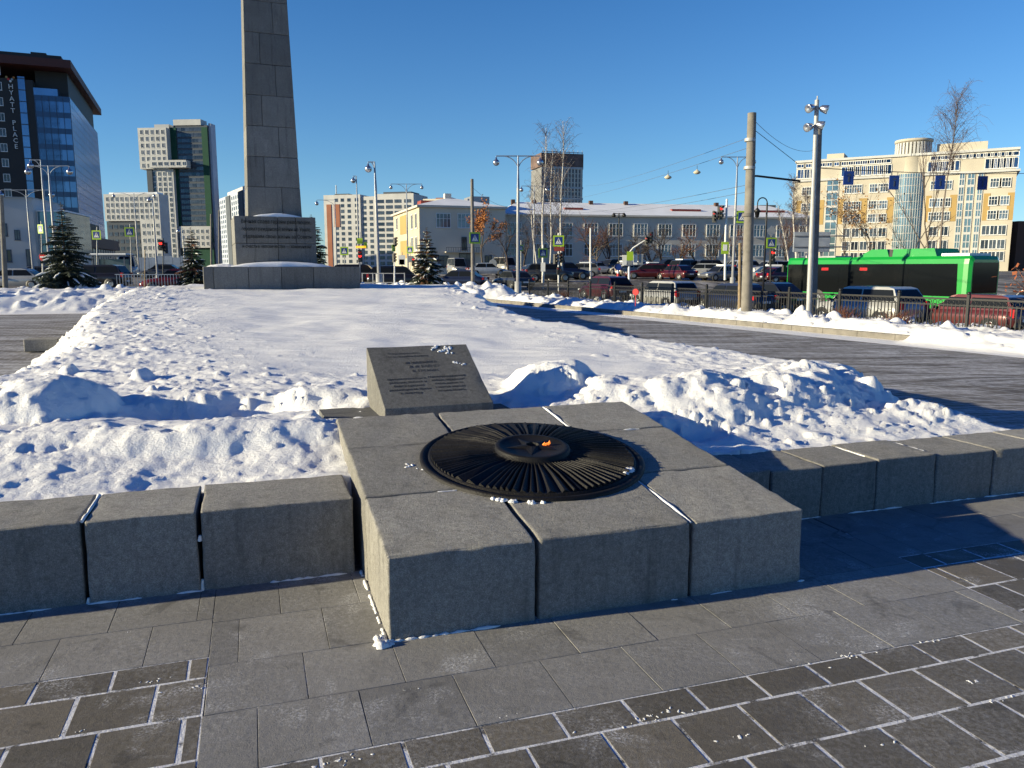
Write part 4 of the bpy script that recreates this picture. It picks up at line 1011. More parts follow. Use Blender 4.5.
lY = 130; c7 = c6 + GU_ * (Lc + .05) + GB_ * 3.5; zE7 = 9.6; L7 = 53; zg7 = sz(c7.x + 30, 140) - 1.5
lg = thing('long_building', 'long low grey cream building with a snow covered red roof behind the car park', 'building', (c7.x + 30, c7.y + 10, zg7 + 1.5))
b = MB(); wbox(b, c7, GU, 0, L7, 0, 13, zg7, zE7, M_LONGW); b.build('wall', lg)
b = MB(); wbox(b, c7, GU, -.0, L7 + .4, -.4, 13.2, zE7, zE7 + .25, M_PLASTERG)
q = [c7 + GB * -.4, c7 + GU * (L7 + .4) + GB * -.4, c7 + GU * (L7 + .4) + GB * 13.2, c7 + GB * 13.2]; r0, r1 = c7 + GU * 4 + GB * 6.5, c7 + GU * (L7 - 5) + GB * 6.5
T = [(p.x, p.y, zE7 + .26) for p in q] + [(r0.x, r0.y, zE7 + 2.6), (r1.x, r1.y, zE7 + 2.6)]
b.add(T, [(0, 1, 5, 4), (1, 2, 5), (2, 3, 4, 5), (3, 0, 4)], M_ROOFSNOW); b.build('roof', lg)
for (u, l_) in ((11, 3.0), (29, 5), (43, 6)): b = MB(); wbox(b, c7, GU, u, u + l_, 2.2, 3.6, zE7 + .9, zE7 + 1.5, M_RUSTRED); b.build('dormer', lg)
for u in (3, 6.5, 16, 22, 38): b = MB(); wbox(b, c7, GU, u, u + .6, 5.5, 6.2, zE7 + 1.8, zE7 + 2.9, M_BRICK2); b.build('chimney', lg)
f7 = c7 - GB * .03
ws_ = []
for r_, z in enumerate((7.6, 4.4, 1.2)):
    for k in range(13): ws_.append((2.4 + k * 4.1, z, 2.3, 2.0))
windows(lg, f7, GU, ws_, 'grid')
GU, GB = GU_, GB_
# tower under construction beyond
ct = thing('unfinished_tower', 'tall unfinished grey tower with a brown netted crown behind the long building', 'building', (xat(563, 520), 520, 0))
pc = Vector((xat(541, 520), 520, 0)); cu_ = Vector((.96, .28, 0)).normalized(); cb_ = Vector((-cu_.y, cu_.x, 0)); kc = 788.5 / 520
zc0 = zat(150, 520); wC = 28.5
b = MB(); wbox(b, pc, cu_, 0, wC, 0, 22, 0, zat(167, 520), mat('mid_grey_concrete', (.20, .20, .20), .9, 0, .15, .3)); b.build('core', ct)
b = MB(); wbox(b, pc, cu_, -.3, wC + .3, -.3, 22.3, zat(166, 520), zat(152.5, 520), mat('brown_safety_net', (.15, .10, .085), .9, 0, .4, .2)); b.build('netting', ct)
b = MB()
for k in range(9): wbox(b, pc, cu_, 8.5 + k * 2.3, 9.4 + k * 2.3, -.5, .2, 0, zat(167, 520), M_PLASTERG)
for k in range(23): wbox(b, pc, cu_, 0, 8.5, -.15, .2, 4 + k * 2.9, 4.9 + k * 2.9, M_SIGNBK); wbox(b, pc, cu_, 8.5, wC, -.12, .2, 4 + k * 2.9, 4.6 + k * 2.9, M_PLASTERG)
for z in (zat(167, 520), zat(187, 520), zat(198, 520)): wbox(b, pc, cu_, 8, wC + .2, -.6, .3, z - .6, z + .6, M_WHITEW)
b.build('concrete_frame', ct)
b = MB()
for k in range(10): b.tube([pc + cu_ * (1 + k * 3) + Vector((0, 0, zat(153, 520))), pc + cu_ * (1 + k * 3) + Vector((0, 0, zc0 + .6))], .18, M_SIGNBK, 4)
wbox(b, pc, cu_, 0, wC, -.3, .2, zc0 - 1.0, zc0 - .6, M_SIGNBK); b.build('parapet_frame', ct)
ft = thing('office_tower', 'small dark slab tower far beyond the long building roof', 'building', (xat(760, 600), 600, 0))
box_building(ft, Vector((xat(757, 600), 600, 0)), Vector((1, 0, 0)), 12, 12, 0, zat(205, 600), M_DGREY); windows(ft, Vector((xat(757, 600), 599.95, 0)), Vector((1, 0, 0)), tower_windows(.5, 11.5, 4, 20, 47, 7, 1.6, 1.8), 'plain')
rbk = thing('brick_building', 'small red brick gable house behind the birches', 'building', (xat(770, 150), 150, .5))
pb_ = Vector((xat(764, 150), 150, 0)); b = MB(); wbox(b, pb_, GU, 0, 5.0, 0, 7, -.5, zat(252, 150), M_BRICK); b.add([(pb_.x, pb_.y, zat(252, 150)), tuple((pb_ + GU * 5)[:2]) + (zat(252, 150),), tuple((pb_ + GU * 2.5)[:2]) + (zat(242, 150),), tuple((pb_ + GB * 7)[:2]) + (zat(252, 150),), tuple((pb_ + GB * 7 + GU * 5)[:2]) + (zat(252, 150),), tuple((pb_ + GB * 7 + GU * 2.5)[:2]) + (zat(242, 150),)], [(0, 1, 2), (1, 4, 5, 2), (0, 2, 5, 3), (3, 5, 4)], M_BRICK); b.build('wall', rbk)
b = MB(); wbox(b, pb_, GU, 4.2, 14, -4, 1, -.5, 2.2, M_BLUEW); b.build('annex', rbk)

# big beige office block on the right
A9 = Vector((xat(790, 165), 165, 0)); B9 = Vector((xat(1008, 146), 146, 0)); u9 = B9 - A9; L9 = u9.length; u9.normalize(); b9 = Vector((-u9.y, u9.x, 0))
def uo(px, py=205):
    l, f, d = ray(px, py); # solve A9+u9*t parallel to ray
    k = l / f; return (k * A9.y - A9.x) / (u9.x - k * u9.y)
def zo(py, px): 
    t = uo(px, py); Y = A9.y + u9.y * t; return at(px, py, Y).z
of = thing('office_building', 'large beige office building with ochre panels, blue top floor windows and a rounded glass centre', 'building', (A9.x + 17, A9.y - 10, .8))
zt9 = zo(160, 845); zc9 = zo(178, 845)
b = MB(); wbox(b, A9, u9, 0, L9, 0, 16, 0, zc9, M_BEIGE); b.build('wall', of)
b = MB(); wbox(b, A9, u9, .2, L9 - .2, .4, 15.6, zc9, zt9, M_BEIGE); b.build('top_storey', of)
b = MB(); wbox(b, A9, u9, -.3, L9 + .5, -.45, 16.2, zc9 - .35, zc9 + .05, M_WHITEW); wbox(b, A9, u9, -.1, L9 + .2, 0, 15.8, zt9, zt9 + .45, M_WHITEW); b.build('cornice', of)
b = MB(); wbox(b, A9, u9, uo(822), uo(839), 3, 9, zt9, zo(152, 830), M_BEIGE); wbox(b, A9, u9, uo(932), uo(983), 3, 10, zt9, zo(140.5, 960), M_BEIGE); wbox(b, A9, u9, uo(842), uo(886), 5, 10, zt9, zo(155, 865), M_WHITEW); b.build('roof_house', of)
cc = A9 + u9 * ((uo(891) + uo(926)) / 2) + b9 * 3.2; rr_ = (uo(926) - uo(891)) / 2
b = MB(); b.lathe((cc.x, cc.y, 0), [(rr_, zc9), (rr_, zo(141, 908)), (rr_ + .35, zo(141, 908)), (rr_ + .35, zo(138.5, 908)), (rr_ - .5, zo(138.5, 908)), (.01, zo(138.5, 908))], M_BEIGE, 40)
for k in range(14):
    a = math.atan2(-b9.y, -b9.x) - 1.3 + k * .2
    b.box((cc.x + rr_ * math.cos(a), cc.y + rr_ * math.sin(a), zo(149, 908)), (.5, .35, 2.6), M_WHITEW, a)
b.build('rotunda', of)
b = MB(); zb_ = zc9 + .1; nseg = 16; a0 = math.atan2(-b9.y, -b9.x); half = 1.15; R9 = rr_ + .1
pts = [(cc.x - b9.x * 1.2 + R9 * math.cos(a0 - half + 2 * half * k / nseg), cc.y - b9.y * 1.2 + R9 * math.sin(a0 - half + 2 * half * k / nseg)) for k in range(nseg + 1)]
b.prism(pts, 2, zb_, M_GLASST); b.build('glass_bay', of)
b = MB()
for k in range(0, nseg + 1): b.box((*pts[k], (2 + zb_) / 2), (.12, .12, zb_ - 2), M_WHITEW)
for z in np.arange(2.2, zb_, 1.5):
    for k in range(nseg): b.tube([(*pts[k], z), (*pts[k + 1], z)], .07, M_WHITEW, 4)
b.build('glazing_bars', of)
for (pa, pb2) in ((826, 837.5), (957.5, 962.5), (965.5, 972.5), (976, 981)):
    b = MB(); bars = MB(); ua, ub = uo(pa), uo(pb2); wbox(b, A9, u9, ua, ub, -.06, .3, 1.5, zc9 - .4, M_GLASST)
    for z in np.arange(2, zc9 - .5, 1.45): wbox(bars, A9, u9, ua, ub, -.12, .1, z, z + (.45 if int(z / 1.45) % 2 else .16), M_WHITEW)
    for q in range(3): wbox(bars, A9, u9, ua + (ub - ua) * q / 2 - .06, ua + (ub - ua) * q / 2 + .06, -.13, .1, 1.5, zc9 - .4, M_WHITEW)
    g_ = b.build('stair_glazing', of); bars.build('glazing_bars', g_)
b = MB(); zy0, zy1 = zo(224, 845), zo(199, 845)
for (pa, pb2) in ((796.5, 801.5), (816, 824), (838.5, 844.5), (859, 867), (886.5, 893.5), (925.5, 931), (949.5, 956.5), (983, 989.5), (1007, 1014)):
    b = MB(); wbox(b, A9, u9, uo(pa), uo(pb2), -.06, .2, zy0, zy1, M_YELLOW); b.build('ochre_panel', of)
bays = [(806, 0), (848.5, 0), (856, 0), (873.5, 0), (882, 0), (934.5, 0), (945, 0), (994, 0), (1003, 0)]
zr_ = [zo(p, 845) for p in (189.5, 206, 219)]
windows(of, A9 - b9 * .07, u9, [(uo(px), z, 1.9, 1.7) for z in zr_ for px, _ in bays], 'grid')
windows(of, A9 - b9 * .07, u9, [(uo(px), zo(p, 845), 1.45, 1.8) for p in (233, 246, 257) for px in (802, 811, 848, 857, 866, 875, 884, 935, 946, 988, 996, 1004)], 'white')
windows(of, A9 - b9 * -.35, u9, [(uo(px), zo(171.5, 845), 1.5, 1.9) for px in (799, 805, 811, 843, 849, 855, 861, 867, 873, 879, 885, 929, 935, 941, 947, 952, 986, 992, 998, 1004, 1010)], 'blue')
windows(of, A9 - b9 * -.35, u9, [(uo(px), zo(163.3, 845), 1.8, .8) for px in range(799, 1014, 7) if not (888 < px < 927)], 'blue')
bw = thing('brown_building', 'dark brown building edge at the right end of the office block', 'building', (xat(1022, 150), 150, 0))
box_building(bw, Vector((xat(1014, 150), 150, 0)), Vector((1, .1, 0)).normalized(), 14, 10, 0, zat(221, 150), M_BRICK2); windows(bw, Vector((xat(1014, 150), 149.95, 0)), Vector((1, .1, 0)).normalized(), [(5, 6, 1.4, 1.6), (9, 6, 1.4, 1.6)], 'dark')

# white low house at far left and glazed pavilion under the hotel
wl_u = Vector((-.31, .95, 0)).normalized()
wA = Vector((xat(-25, 95), 95, 0)); wh_ = thing('white_house', 'two storey white rendered house with a glazed corner below the dark hotel', 'building', (wA.x + 8, 98, .5))
wu = Vector((.97, .24, 0)).normalized(); kx = 95 / 788.5
b = MB(); wbox(b, wA, wu, 0, 6.8, 0, 12, -.5, zat(197, 95), M_WHITEW); b.build('wall', wh_)
b = MB(); wbox(b, wA, wu, 6.82, 10.0, 1.2, 12, 3.6, zat(211, 97), M_GLASST); b.build('glazed_corner', wh_)
b = MB(); wbox(b, wA, wu, 6.82, 9.8, 1.4, 12, -.5, 3.59, M_WHITEW); wbox(b, wA, wu, 6.75, 10.2, 1.0, 12.2, zat(211, 97), zat(209.5, 97), M_ROOFSNOW); wbox(b, wA, wu, -.2, 6.9, -.2, 12.2, zat(197, 95), zat(196, 95), M_SIGNBK); b.build('roof', wh_)
b = MB()
for k in range(5): wbox(b, wA, wu, 6.85 + k * .77, 6.92 + k * .77, 1.12, 1.3, 3.6, zat(211, 97), M_WHITE)
for z in (5.1, 6.6): wbox(b, wA, wu, 6.82, 10, 1.13, 1.3, z, z + .08, M_WHITE)
b.build('glazing_bars', wh_)
windows(wh_, wA - Vector((0, .03, 0)), wu, [(3.6, 3.1, 1.0, 1.5), (4.9, 5.6, .6, 1.2), (6.0, 2.9, .7, 2.0), (3.4, 6.2, 1.0, 1.5), (1.4, 3.1, 1.0, 1.5)], 'dark')
windows(wh_, wA + Vector((-.3, 1.35, 0)), wu, [(7.6, 1.6, 1.0, 2.0), (9.0, 1.6, 1.0, 2.0)], 'dark')
pv = thing('glazed_pavilion', 'low glazed shop pavilion with maroon fascia at the foot of the hotel', 'building', (xat(95, 150), 150, .6))
pA = Vector((xat(82, 135), 135, 0)); pu_ = Vector((xat(116, 170) - pA.x, 35, 0)); Lp = pu_.length; pu_.normalize(); pn = Vector((pu_.y, -pu_.x, 0))
b = MB(); wbox(b, pA, pu_, 0, Lp, 0, 12, .2, 5.2, M_GLASSL); b.build('glazing', pv)
b = MB(); wbox(b, pA, pu_, -.6, Lp + .6, -.8, 12.5, 5.2, 7.2, M_MAROON); wbox(b, pA, pu_, -.6, Lp * .4, -.8, 12.5, 7.2, 9.4, M_CHAR); b.build('roof', pv)
b = MB()
for k in range(14): wbox(b, pA, pu_, k * Lp / 13 - .1, k * Lp / 13 + .1, -.06, .1, .2, 5.2, M_MULL)
wbox(b, pA, pu_, 0, Lp, -.08, .1, .2, 1.3, M_BRICK); b.build('mullions', pv)
hoard = thing('site_hoarding', 'blue grey hoarding along the far street below the white block', 'fence', (xat(150, 130), 130, .5))
b = MB(); hA = Vector((xat(122, 130), 130, 0))
for k in range(9): b.box((hA.x + k * 1.3, 130, 1.8), (1.26, .1, 3.0 + (.5 if k in (5, 6, 8) else 0)), mat('blue_grey_sheet', (.12, .17, .27), .7, 0, .2, 1)); 
b.build('panel', hoard); b = MB()
for k in range(10): b.box((hA.x - .65 + k * 1.3, 130.1, 1.7), (.1, .1, 3.2), M_SIGNBK)
b.build('post', hoard)
# ------------------------------------------------------------------ vegetation
def spruce(px, py_top, py_base, Y, zb, label, group=None, seed=0, dry=.10, wide=.34, snowy=1.0):
    rs = random.Random(seed); base = Vector((xat(px, Y), Y, zb)); Ht = at(px, py_top, Y).z - zb
    t = thing('spruce_tree', label, 'tree', base, group)
    b = MB(); b.tube([base + Vector((0, 0, -.3)), base + Vector((0, 0, Ht * .5)), base + Vector((0, 0, Ht * .98))], [Ht * .018, Ht * .012, Ht * .003], M_BARKG, 6); b.build('trunk', t)
    lv = MB(); sn = MB(); nl = int(24 + Ht * 5.2); 
    for k in range(nl):
        f = (k + rs.random() * .8) / nl; z = Ht * (.05 + .93 * f); Lb = Ht * wide * (1 - f) ** .85 * rs.uniform(.75, 1.15) + .05
        nb = max(5, int(13 * (1 - f * .55)))
        for q in range(nb):
            a = rs.random() * 6.283; d = Vector((math.cos(a), math.sin(a), 0)); side = Vector((-d.y, d.x, 0)); L = Lb * rs.uniform(.7, 1.15)
            up = .10 + .5 * f; m = M_NEEDLE2 if (rs.random() < dry * (1 + 3 * (f > .68)) ) else M_NEEDLE
            pts = [base + Vector((0, 0, z)) + d * (L * s_) + Vector((0, 0, L * (up * s_ - .55 * s_ * s_ + .18 * s_ ** 3))) for s_ in (0, .35, .7, 1.0)]
            for i in range(3):
                w0, w1 = [L * v for v in ((.08, .24), (.24, .22), (.22, .04))[i]]
                p, p2 = pts[i], pts[i + 1]; dr = Vector((0, 0, -L * .08))
                for sg in (-1, 1):
                    n_ = 3
                    for j in range(n_):   # ragged needle sprays hanging off the branch
                        aa, bb = j / n_, (j + 1) / n_
                        s0_ = p.lerp(p2, aa); s1_ = p.lerp(p2, min(1, bb + .1)); ww = (w0 + (w1 - w0) * (aa + bb) / 2) * rs.uniform(.7, 1.35)
                        tip = s0_.lerp(s1_, .9) + side * sg * ww + d * ww * .35 + dr * rs.uniform(.3, 1.9)
                        lv.add([s0_, s1_, tip], [(0, 1, 2)], m)
                        tip2 = s0_.lerp(s1_, .5) + side * sg * ww * .35 + Vector((0, 0, -ww * rs.uniform(.5, .95)))
                        lv.add([s0_, s1_, tip2], [(0, 1, 2)], m)
            if rs.random() < .34 * snowy * (1.25 - f) and L > .15:
                zo_ = Vector((0, 0, L * .035)); a0_ = rs.uniform(.2, .7); q0, q1, q2 = pts[1].lerp(pts[2], a0_) + zo_, pts[2] + zo_, pts[2].lerp(pts[3], rs.uniform(.3, .9)) + zo_ * .7
                rr = L * rs.uniform(.022, .05); nv = len(sn.v); sn.tube([q0, q1, q2], [rr * .5, rr, rr * .4], M_SNOW, 6)
                zc_ = q1.z
                for v_ in range(nv, len(sn.v)): x_, y_, z_ = sn.v[v_]; sn.v[v_] = (x_ + side.x * rr * rs.uniform(-.4, .4), y_ + side.y * rr * rs.uniform(-.4, .4), z_)
    lv.build('needles', t)
    if sn.v: s_ = sn.build('snow_load', t); s_['kind'] = 'stuff'
    return t
def bare_tree(base, Ht, label, seed=0, group=None, m=M_BARKG, mt=M_TWIG, spread=.42, levels=5, leaves=None, nleaf=0, lean=(0, 0), stems=1, r0=None, name='bare_tree', first=.30):
    rmin = max(.004, base[1] * .00012); rs = random.Random(seed); base = Vector(base); t = thing(name, label, 'tree', base, group); tr = MB(); tw_ = MB(); lf = MB()
    def grow(p, d, L, r, lev):
        n = 3; pts = [p]; rad = [r]; dd = d.copy()
        for i in range(n):
            dd = (dd + Vector((rs.gauss(0, .10), rs.gauss(0, .10), rs.gauss(.03, .05)))).normalized(); pts.append(pts[-1] + dd * L / n); rad.append(r * (1 - .45 * (i + 1) / n))
        (tr if lev < 2 else tw_).tube(pts, rad, m if lev < 3 else mt, 6 if lev < 2 else 3, False)
        if leaves and lev >= 2:
            for q in range(nleaf):
                c_ = pts[rs.randrange(1, n + 1)] + Vector((rs.gauss(0, .18), rs.gauss(0, .18), rs.gauss(-.08, .18))); s_ = rs.uniform(.05, .14) * min(1, Ht / 5)
                a = Vector((rs.gauss(0, 1), rs.gauss(0, 1), rs.gauss(0, 1))).normalized() * s_; b_ = Vector((rs.gauss(0, 1), rs.gauss(0, 1), rs.gauss(0, 1))).normalized() * s_
                lf.add([c_ - a, c_ + b_, c_ + a, c_ - b_], [(0, 1, 2, 3)], leaves)
        if lev >= levels: return
        nch = rs.choice((3, 4, 4)) if lev < 3 else rs.choice((2, 3))
        for k in range(nch):
            s_ = rs.uniform(.35 if lev else first + .1, 1.0) if k else 1.0; i = min(n - 1, int(s_ * n)); pp = pts[i].lerp(pts[i + 1], s_ * n - i if i < n else 1) if s_ < 1 else pts[-1]
            ax = dd.orthogonal().normalized(); ax.rotate(Quaternion(dd, rs.random() * 6.283)); nd = dd.copy(); nd.rotate(Quaternion(ax, rs.uniform(.3, 1) * spread * (1.25 if k else .5)))
            grow(pp, nd, L * rs.uniform(.55, .78), max(r * (.55 if k else .62), rmin), lev + 1)
    for s_ in range(stems):
        d = Vector((lean[0] + rs.gauss(0, .05 * stems), lean[1] + rs.gauss(0, .04), 1)).normalized()
        grow(base + Vector((rs.gauss(0, .12) * (stems > 1), 0, -.2)), d, Ht * .40, r0 or Ht * .016, 0)
    tr.build('trunk', t); 
    if tw_.v: tw_.build('crown', t)
    if lf.v: lf.build('leaves', t)
    return t
# spruces
spruce(66, 200, 302, 36, .55, 'large dark spruce dusted with snow at the left plaza edge', seed=1, dry=.03, wide=.31)
spruce(193, 226, 290, 37, .75, 'small dark spruce with a thin top left of the obelisk base', seed=2, dry=.10, wide=.30)
spruce(427, 226, 292, 33, .78, 'small spruce with brown needles and snow clumps right of the obelisk', seed=3, dry=.12, wide=.34, snowy=2.2)
spruce(313, 213, 285, 33.5, .8, 'dark spruce hidden behind the obelisk pedestal', seed=4, dry=.02, wide=.30)
# birches and bare trees
def bt_(px, py_top, Y, label, zb=None, **k):
    z0 = sz(xat(px, Y), Y) if zb is None else zb; return bare_tree((xat(px, Y), Y, z0), (at(px, py_top, Y).z - z0) * 1.2, label, **k)
def birch(px, py_top, py_base, Y, label, seed, px_top=None, nbr=46, dens=1.0, r0=.10, group=None, spread=.17, f0=.22, bark=None, name='birch_tree'):
    bark = bark or M_BIRCH
    nbr = int(nbr * 1.7)
    rs = random.Random(seed); base = Vector((xat(px, Y), Y, sz(xat(px, Y), Y) - .1)); top = at(px_top or px, py_top, Y); Ht = top.z - base.z
    t = thing(name, label, 'tree', base, group); tr = MB(); tw_ = MB(); n = 9; pts = []; ph = rs.random() * 6
    for i in range(n + 1): f = i / n; pts.append(base.lerp(top, f) + Vector((math.sin(f * 5 + ph) * .012 * Ht * f * (1 - f) * 4, 0, 0)))
    tr.tube(pts, [r0 * (1 - .9 * i / n) + .012 for i in range(n + 1)], bark, 7, False); tr.build('trunk', t); rmin = Y * .00011
    for k in range(nbr):
        f = f0 + (.98 - f0) * rs.random() ** .85; i = min(n - 1, int(f * n)); p = pts[i].lerp(pts[i + 1], f * n - i); a = rs.random() * 6.283
        L = Ht * spread * (1.15 - f * .75) * rs.uniform(.6, 1.5); d = Vector((math.cos(a) * .55, math.sin(a) * .55, rs.uniform(.7, 1.3))).normalized()
        q = [p, p + d * L * .5, p + d * L + Vector((math.cos(a) * L * .12, 0, -L * .06))]; tw_.tube(q, [rmin * 2, rmin * 1.5, rmin], bark if rs.random() < .35 else M_TWIG, 3, False)
        for z in range(int(4 * dens)):
            s_ = q[1].lerp(q[2], rs.random()); e_ = Vector((rs.gauss(0, .5), rs.gauss(0, .5), rs.uniform(-.5, .8))).normalized(); l_ = L * rs.uniform(.25, .55); tw_.tube([s_, s_ + e_ * l_ * .6, s_ + e_ * l_ + Vector((0, 0, -l_ * .25))], [rmin, rmin, rmin * .7], M_TWIG, 3, False)
    tw_.build('crown', t); return t
birch(543, 128, 290, 72, 'tall slim white birch in front of the unfinished tower', 11, 546, r0=.13)
birch(562, 121, 290, 74, 'tallest white birch in front of the middle of the unfinished tower', 12, 563, nbr=54, r0=.12)
birch(538, 190, 290, 74, 'leaning white birch beside the lamp post, leftmost of the birches', 13, 530, nbr=30, r0=.09)
birch(549, 150, 290, 76, 'slender white birch squeezed between two taller ones', 14, 553, nbr=40, r0=.09)
bt_(484, 214, 108, 'small tree with dry orange leaves in front of the cream building', seed=14, leaves=M_ORANGE, nleaf=16, spread=.55, levels=4, name='orange_leaved_tree')
rust = mat('rusty_twigs', (.17, .075, .04), .9, 0, .3, .4); dktw = mat('dark_twigs', (.06, .045, .04), .9)
for i, (px, pt, lab, mt_) in enumerate(((508, 226, 'leftmost bare dark tree against the long building', dktw), (588, 220, 'bare rusty tree behind the traffic light with the higher crossing sign', rust), (605, 228, 'bushy bare tree near the slim white post', dktw), (640, 236, 'low bare tree in front of the paired windows', dktw),
                                    (663, 232, 'bare tree right of the bent signal arm', dktw), (698, 226, 'broad bare tree before the right part of the long building', rust), (716, 232, 'bare tree beside the yellow crossing sign', dktw), (566, 226, 'slim bare tree behind the birches', dktw), (680, 244, 'short bare tree among the parked cars', rust),
                                    (523, 232, 'bare tree between the lamp post and the birches', dktw), (598, 238, 'low rusty bush like tree left of the slim white post', rust), (628, 244, 'small bare tree just right of the dark slender lamp pole', dktw), (735, 236, 'bare tree between the white signal post and the concrete pole', rust), (783, 225, 'bare rusty tree between the lantern and the birches', rust), (652, 246, 'crooked bare tree under the bent signal arm', dktw))):
    bt_(px, pt, 98 + (i * 7) % 18, lab, seed=30 + i, spread=.78, levels=5, m=dktw if mt_ is dktw else M_BARKG, r0=.16, group='bare trees in front of the long building', mt=mt_)
birch(797, 178, 285, 90, 'white trunked birch left of the bus', 51, 793, nbr=70, dens=1.6, r0=.16, spread=.16, group='birches left of the bus')
birch(791, 205, 285, 94, 'leaning thin birch beside the ornamental lantern', 52, 778, nbr=40, r0=.12, group='birches left of the bus')
birch(808, 188, 285, 98, 'birch partly hidden by the floodlight mast', 53, 806, nbr=60, dens=1.6, r0=.14, spread=.16, group='birches left of the bus')
bt_(838, 215, 90, 'bare street tree behind the front of the bus', seed=60, spread=.6, r0=.09)
bt_(874, 190, 80, 'tree with orange brown leaves above the bus roof', seed=61, spread=.75, leaves=mat('golden_brown_leaves', (.30, .16, .06), .9, 0, .3, 4), nleaf=1, name='orange_leaved_tree', r0=.09)
bt_(912, 200, 84, 'dark bare tree over the rear of the bus', seed=62, spread=.6, r0=.10, levels=4)
birch(938, 97, 285, 70, 'tallest bare tree with a fine reddish crown rising over the office building', 63, 958, nbr=52, dens=1.7, r0=.09, spread=.25, f0=.56, bark=mat('pale_grey_bark', (.16, .13, .11), .9), name='bare_tree')
bt_(932, 150, 72, 'thin leaning bare tree in front of the office building', seed=64, spread=.34, r0=.12, lean=(-.08, 0), levels=4)
sap = kn(-1.3, 3.3, .1)
bare_tree(sap, 2.4, 'thin sapling with a few dry red brown leaves at the fence', seed=65, m=mat('reddish_bark', (.25, .12, .09), .9), spread=.75, levels=3, leaves=mat('red_brown_leaves', (.25, .075, .03), .9), nleaf=2, r0=.035, name='sapling')
def shrub(c, r, Ht, label, seed):
    rs = random.Random(seed); b = MB(); t = thing('dry_shrub', label, 'shrub', c)
    for q in range(70):
        a = rs.random() * 6.283; d = Vector((math.cos(a) * rs.random(), math.sin(a) * rs.random(), 1.1)).normalized(); L = Ht * rs.uniform(.5, 1.1)
        p = Vector(c) + Vector((rs.gauss(0, r * .3), rs.gauss(0, r * .3), 0)); b.tube([p, p + d * L * .5 + Vector((rs.gauss(0, .04), 0, 0)), p + d * L + Vector((rs.gauss(0, .08), rs.gauss(0, .08), 0))], [.008, .006, .003], mat('dry_red_stems', (.17, .065, .035), .9), 3, False)
    b.build('stems', t)
shrub(kn(3.6, 2.2, .2), .5, .45, 'dry red brown shrub at the foot of the floodlight mast', 1)
shrub(kn(1.9, 2.3, .2), .6, .42, 'dry red brown shrub by the fence in front of the silver car', 2)
shrub(kn(20.0, 2.3, .2), .6, .5, 'dry orange shrub at the far end of the fence', 3)

hd = thing('hedge', 'brown leafless hedge along the foot of the office building', 'hedge', kn(-12, 36, .2)); b = MB(); rh = random.Random(5)
for q in range(2600):
    s_ = rh.uniform(-34, 16); n_ = 36 + rh.gauss(0, .5); p = kn(s_, n_); p.z = sz(p.x, p.y); d = Vector((rh.gauss(0, .5), rh.gauss(0, .5), 1)).normalized(); l_ = rh.uniform(.8, 1.7)
    b.tube([p, p + d * l_ * .6, p + d * l_ + Vector((rh.gauss(0, .1), 0, 0))], [.03, .022, .012], rust if rh.random() < .5 else M_BARKG, 3, False)
b.build('twigs', hd)

# ------------------------------------------------------------------ fence
fence = thing('iron_fence', 'black ornamental iron fence standing in the snow bank along the street', 'fence', kn(8, 2.5, 0))
FA = math.atan2(-FD.y, -FD.x)
PL = 2.0; b = MB(); zt_f = .93
for z, th in ((zt_f, .045), (zt_f - .16, .03), (.16, .035)): b.box((0, 0, z), (PL - .09, .03, th), M_IRON)
for k in range(17):
    x = -PL / 2 + .1 + k * (PL - .2) / 16
    b.box((x, 0, .48), (.022, .022, zt_f - .0 - .45 + .18), M_IRON)
for k in range(12):
    x = -PL / 2 + .14 + k * (PL - .28) / 11
    b.tube([(x + .055 * math.cos(t), 0, zt_f - .085 + .055 * math.sin(t)) for t in np.linspace(0, 6.283, 9)], .009, M_IRON, 4, False)
for k in range(5):
    x = -PL / 2 + .28 + k * (PL - .56) / 4
    b.tube([(x + .12 * math.sin(t) * (1 - .1 * t), 0, .42 + .16 * math.cos(t)) for t in np.linspace(0, 6.283, 13)], .010, M_IRON, 4, False)
    b.tube([(x + .06 * math.sin(t), 0, .30 + .07 * math.cos(t)) for t in np.linspace(0, 6.283, 9)], .008, M_IRON, 4, False)
pan = MB.build(b, 'fence_panel', loc=(0, 0, 0)); pan.parent = fence
pb3 = MB(); pb3.box((0, 0, .50), (.07, .07, 1.1), M_IRON); pb3.ball((0, 0, 1.08), .05, M_IRON, 6); post = pb3.build('fence_post', loc=(0, 0, 0)); post.parent = fence
nP = 17
for k in range(nP + 1):
    s_ = -9 + k * PL
    o = post if k == 0 else post.copy()
    if k: col.objects.link(o)
    o.location = kn(s_ - PL / 2, 2.5, 0) - WL[fence.name]; o.rotation_euler = (0, 0, FA)
    if k < nP:
        o = pan if k == 0 else pan.copy()
        if k: col.objects.link(o)
        o.location = kn(s_, 2.5, 0) - WL[fence.name]; o.rotation_euler = (0, 0, FA)

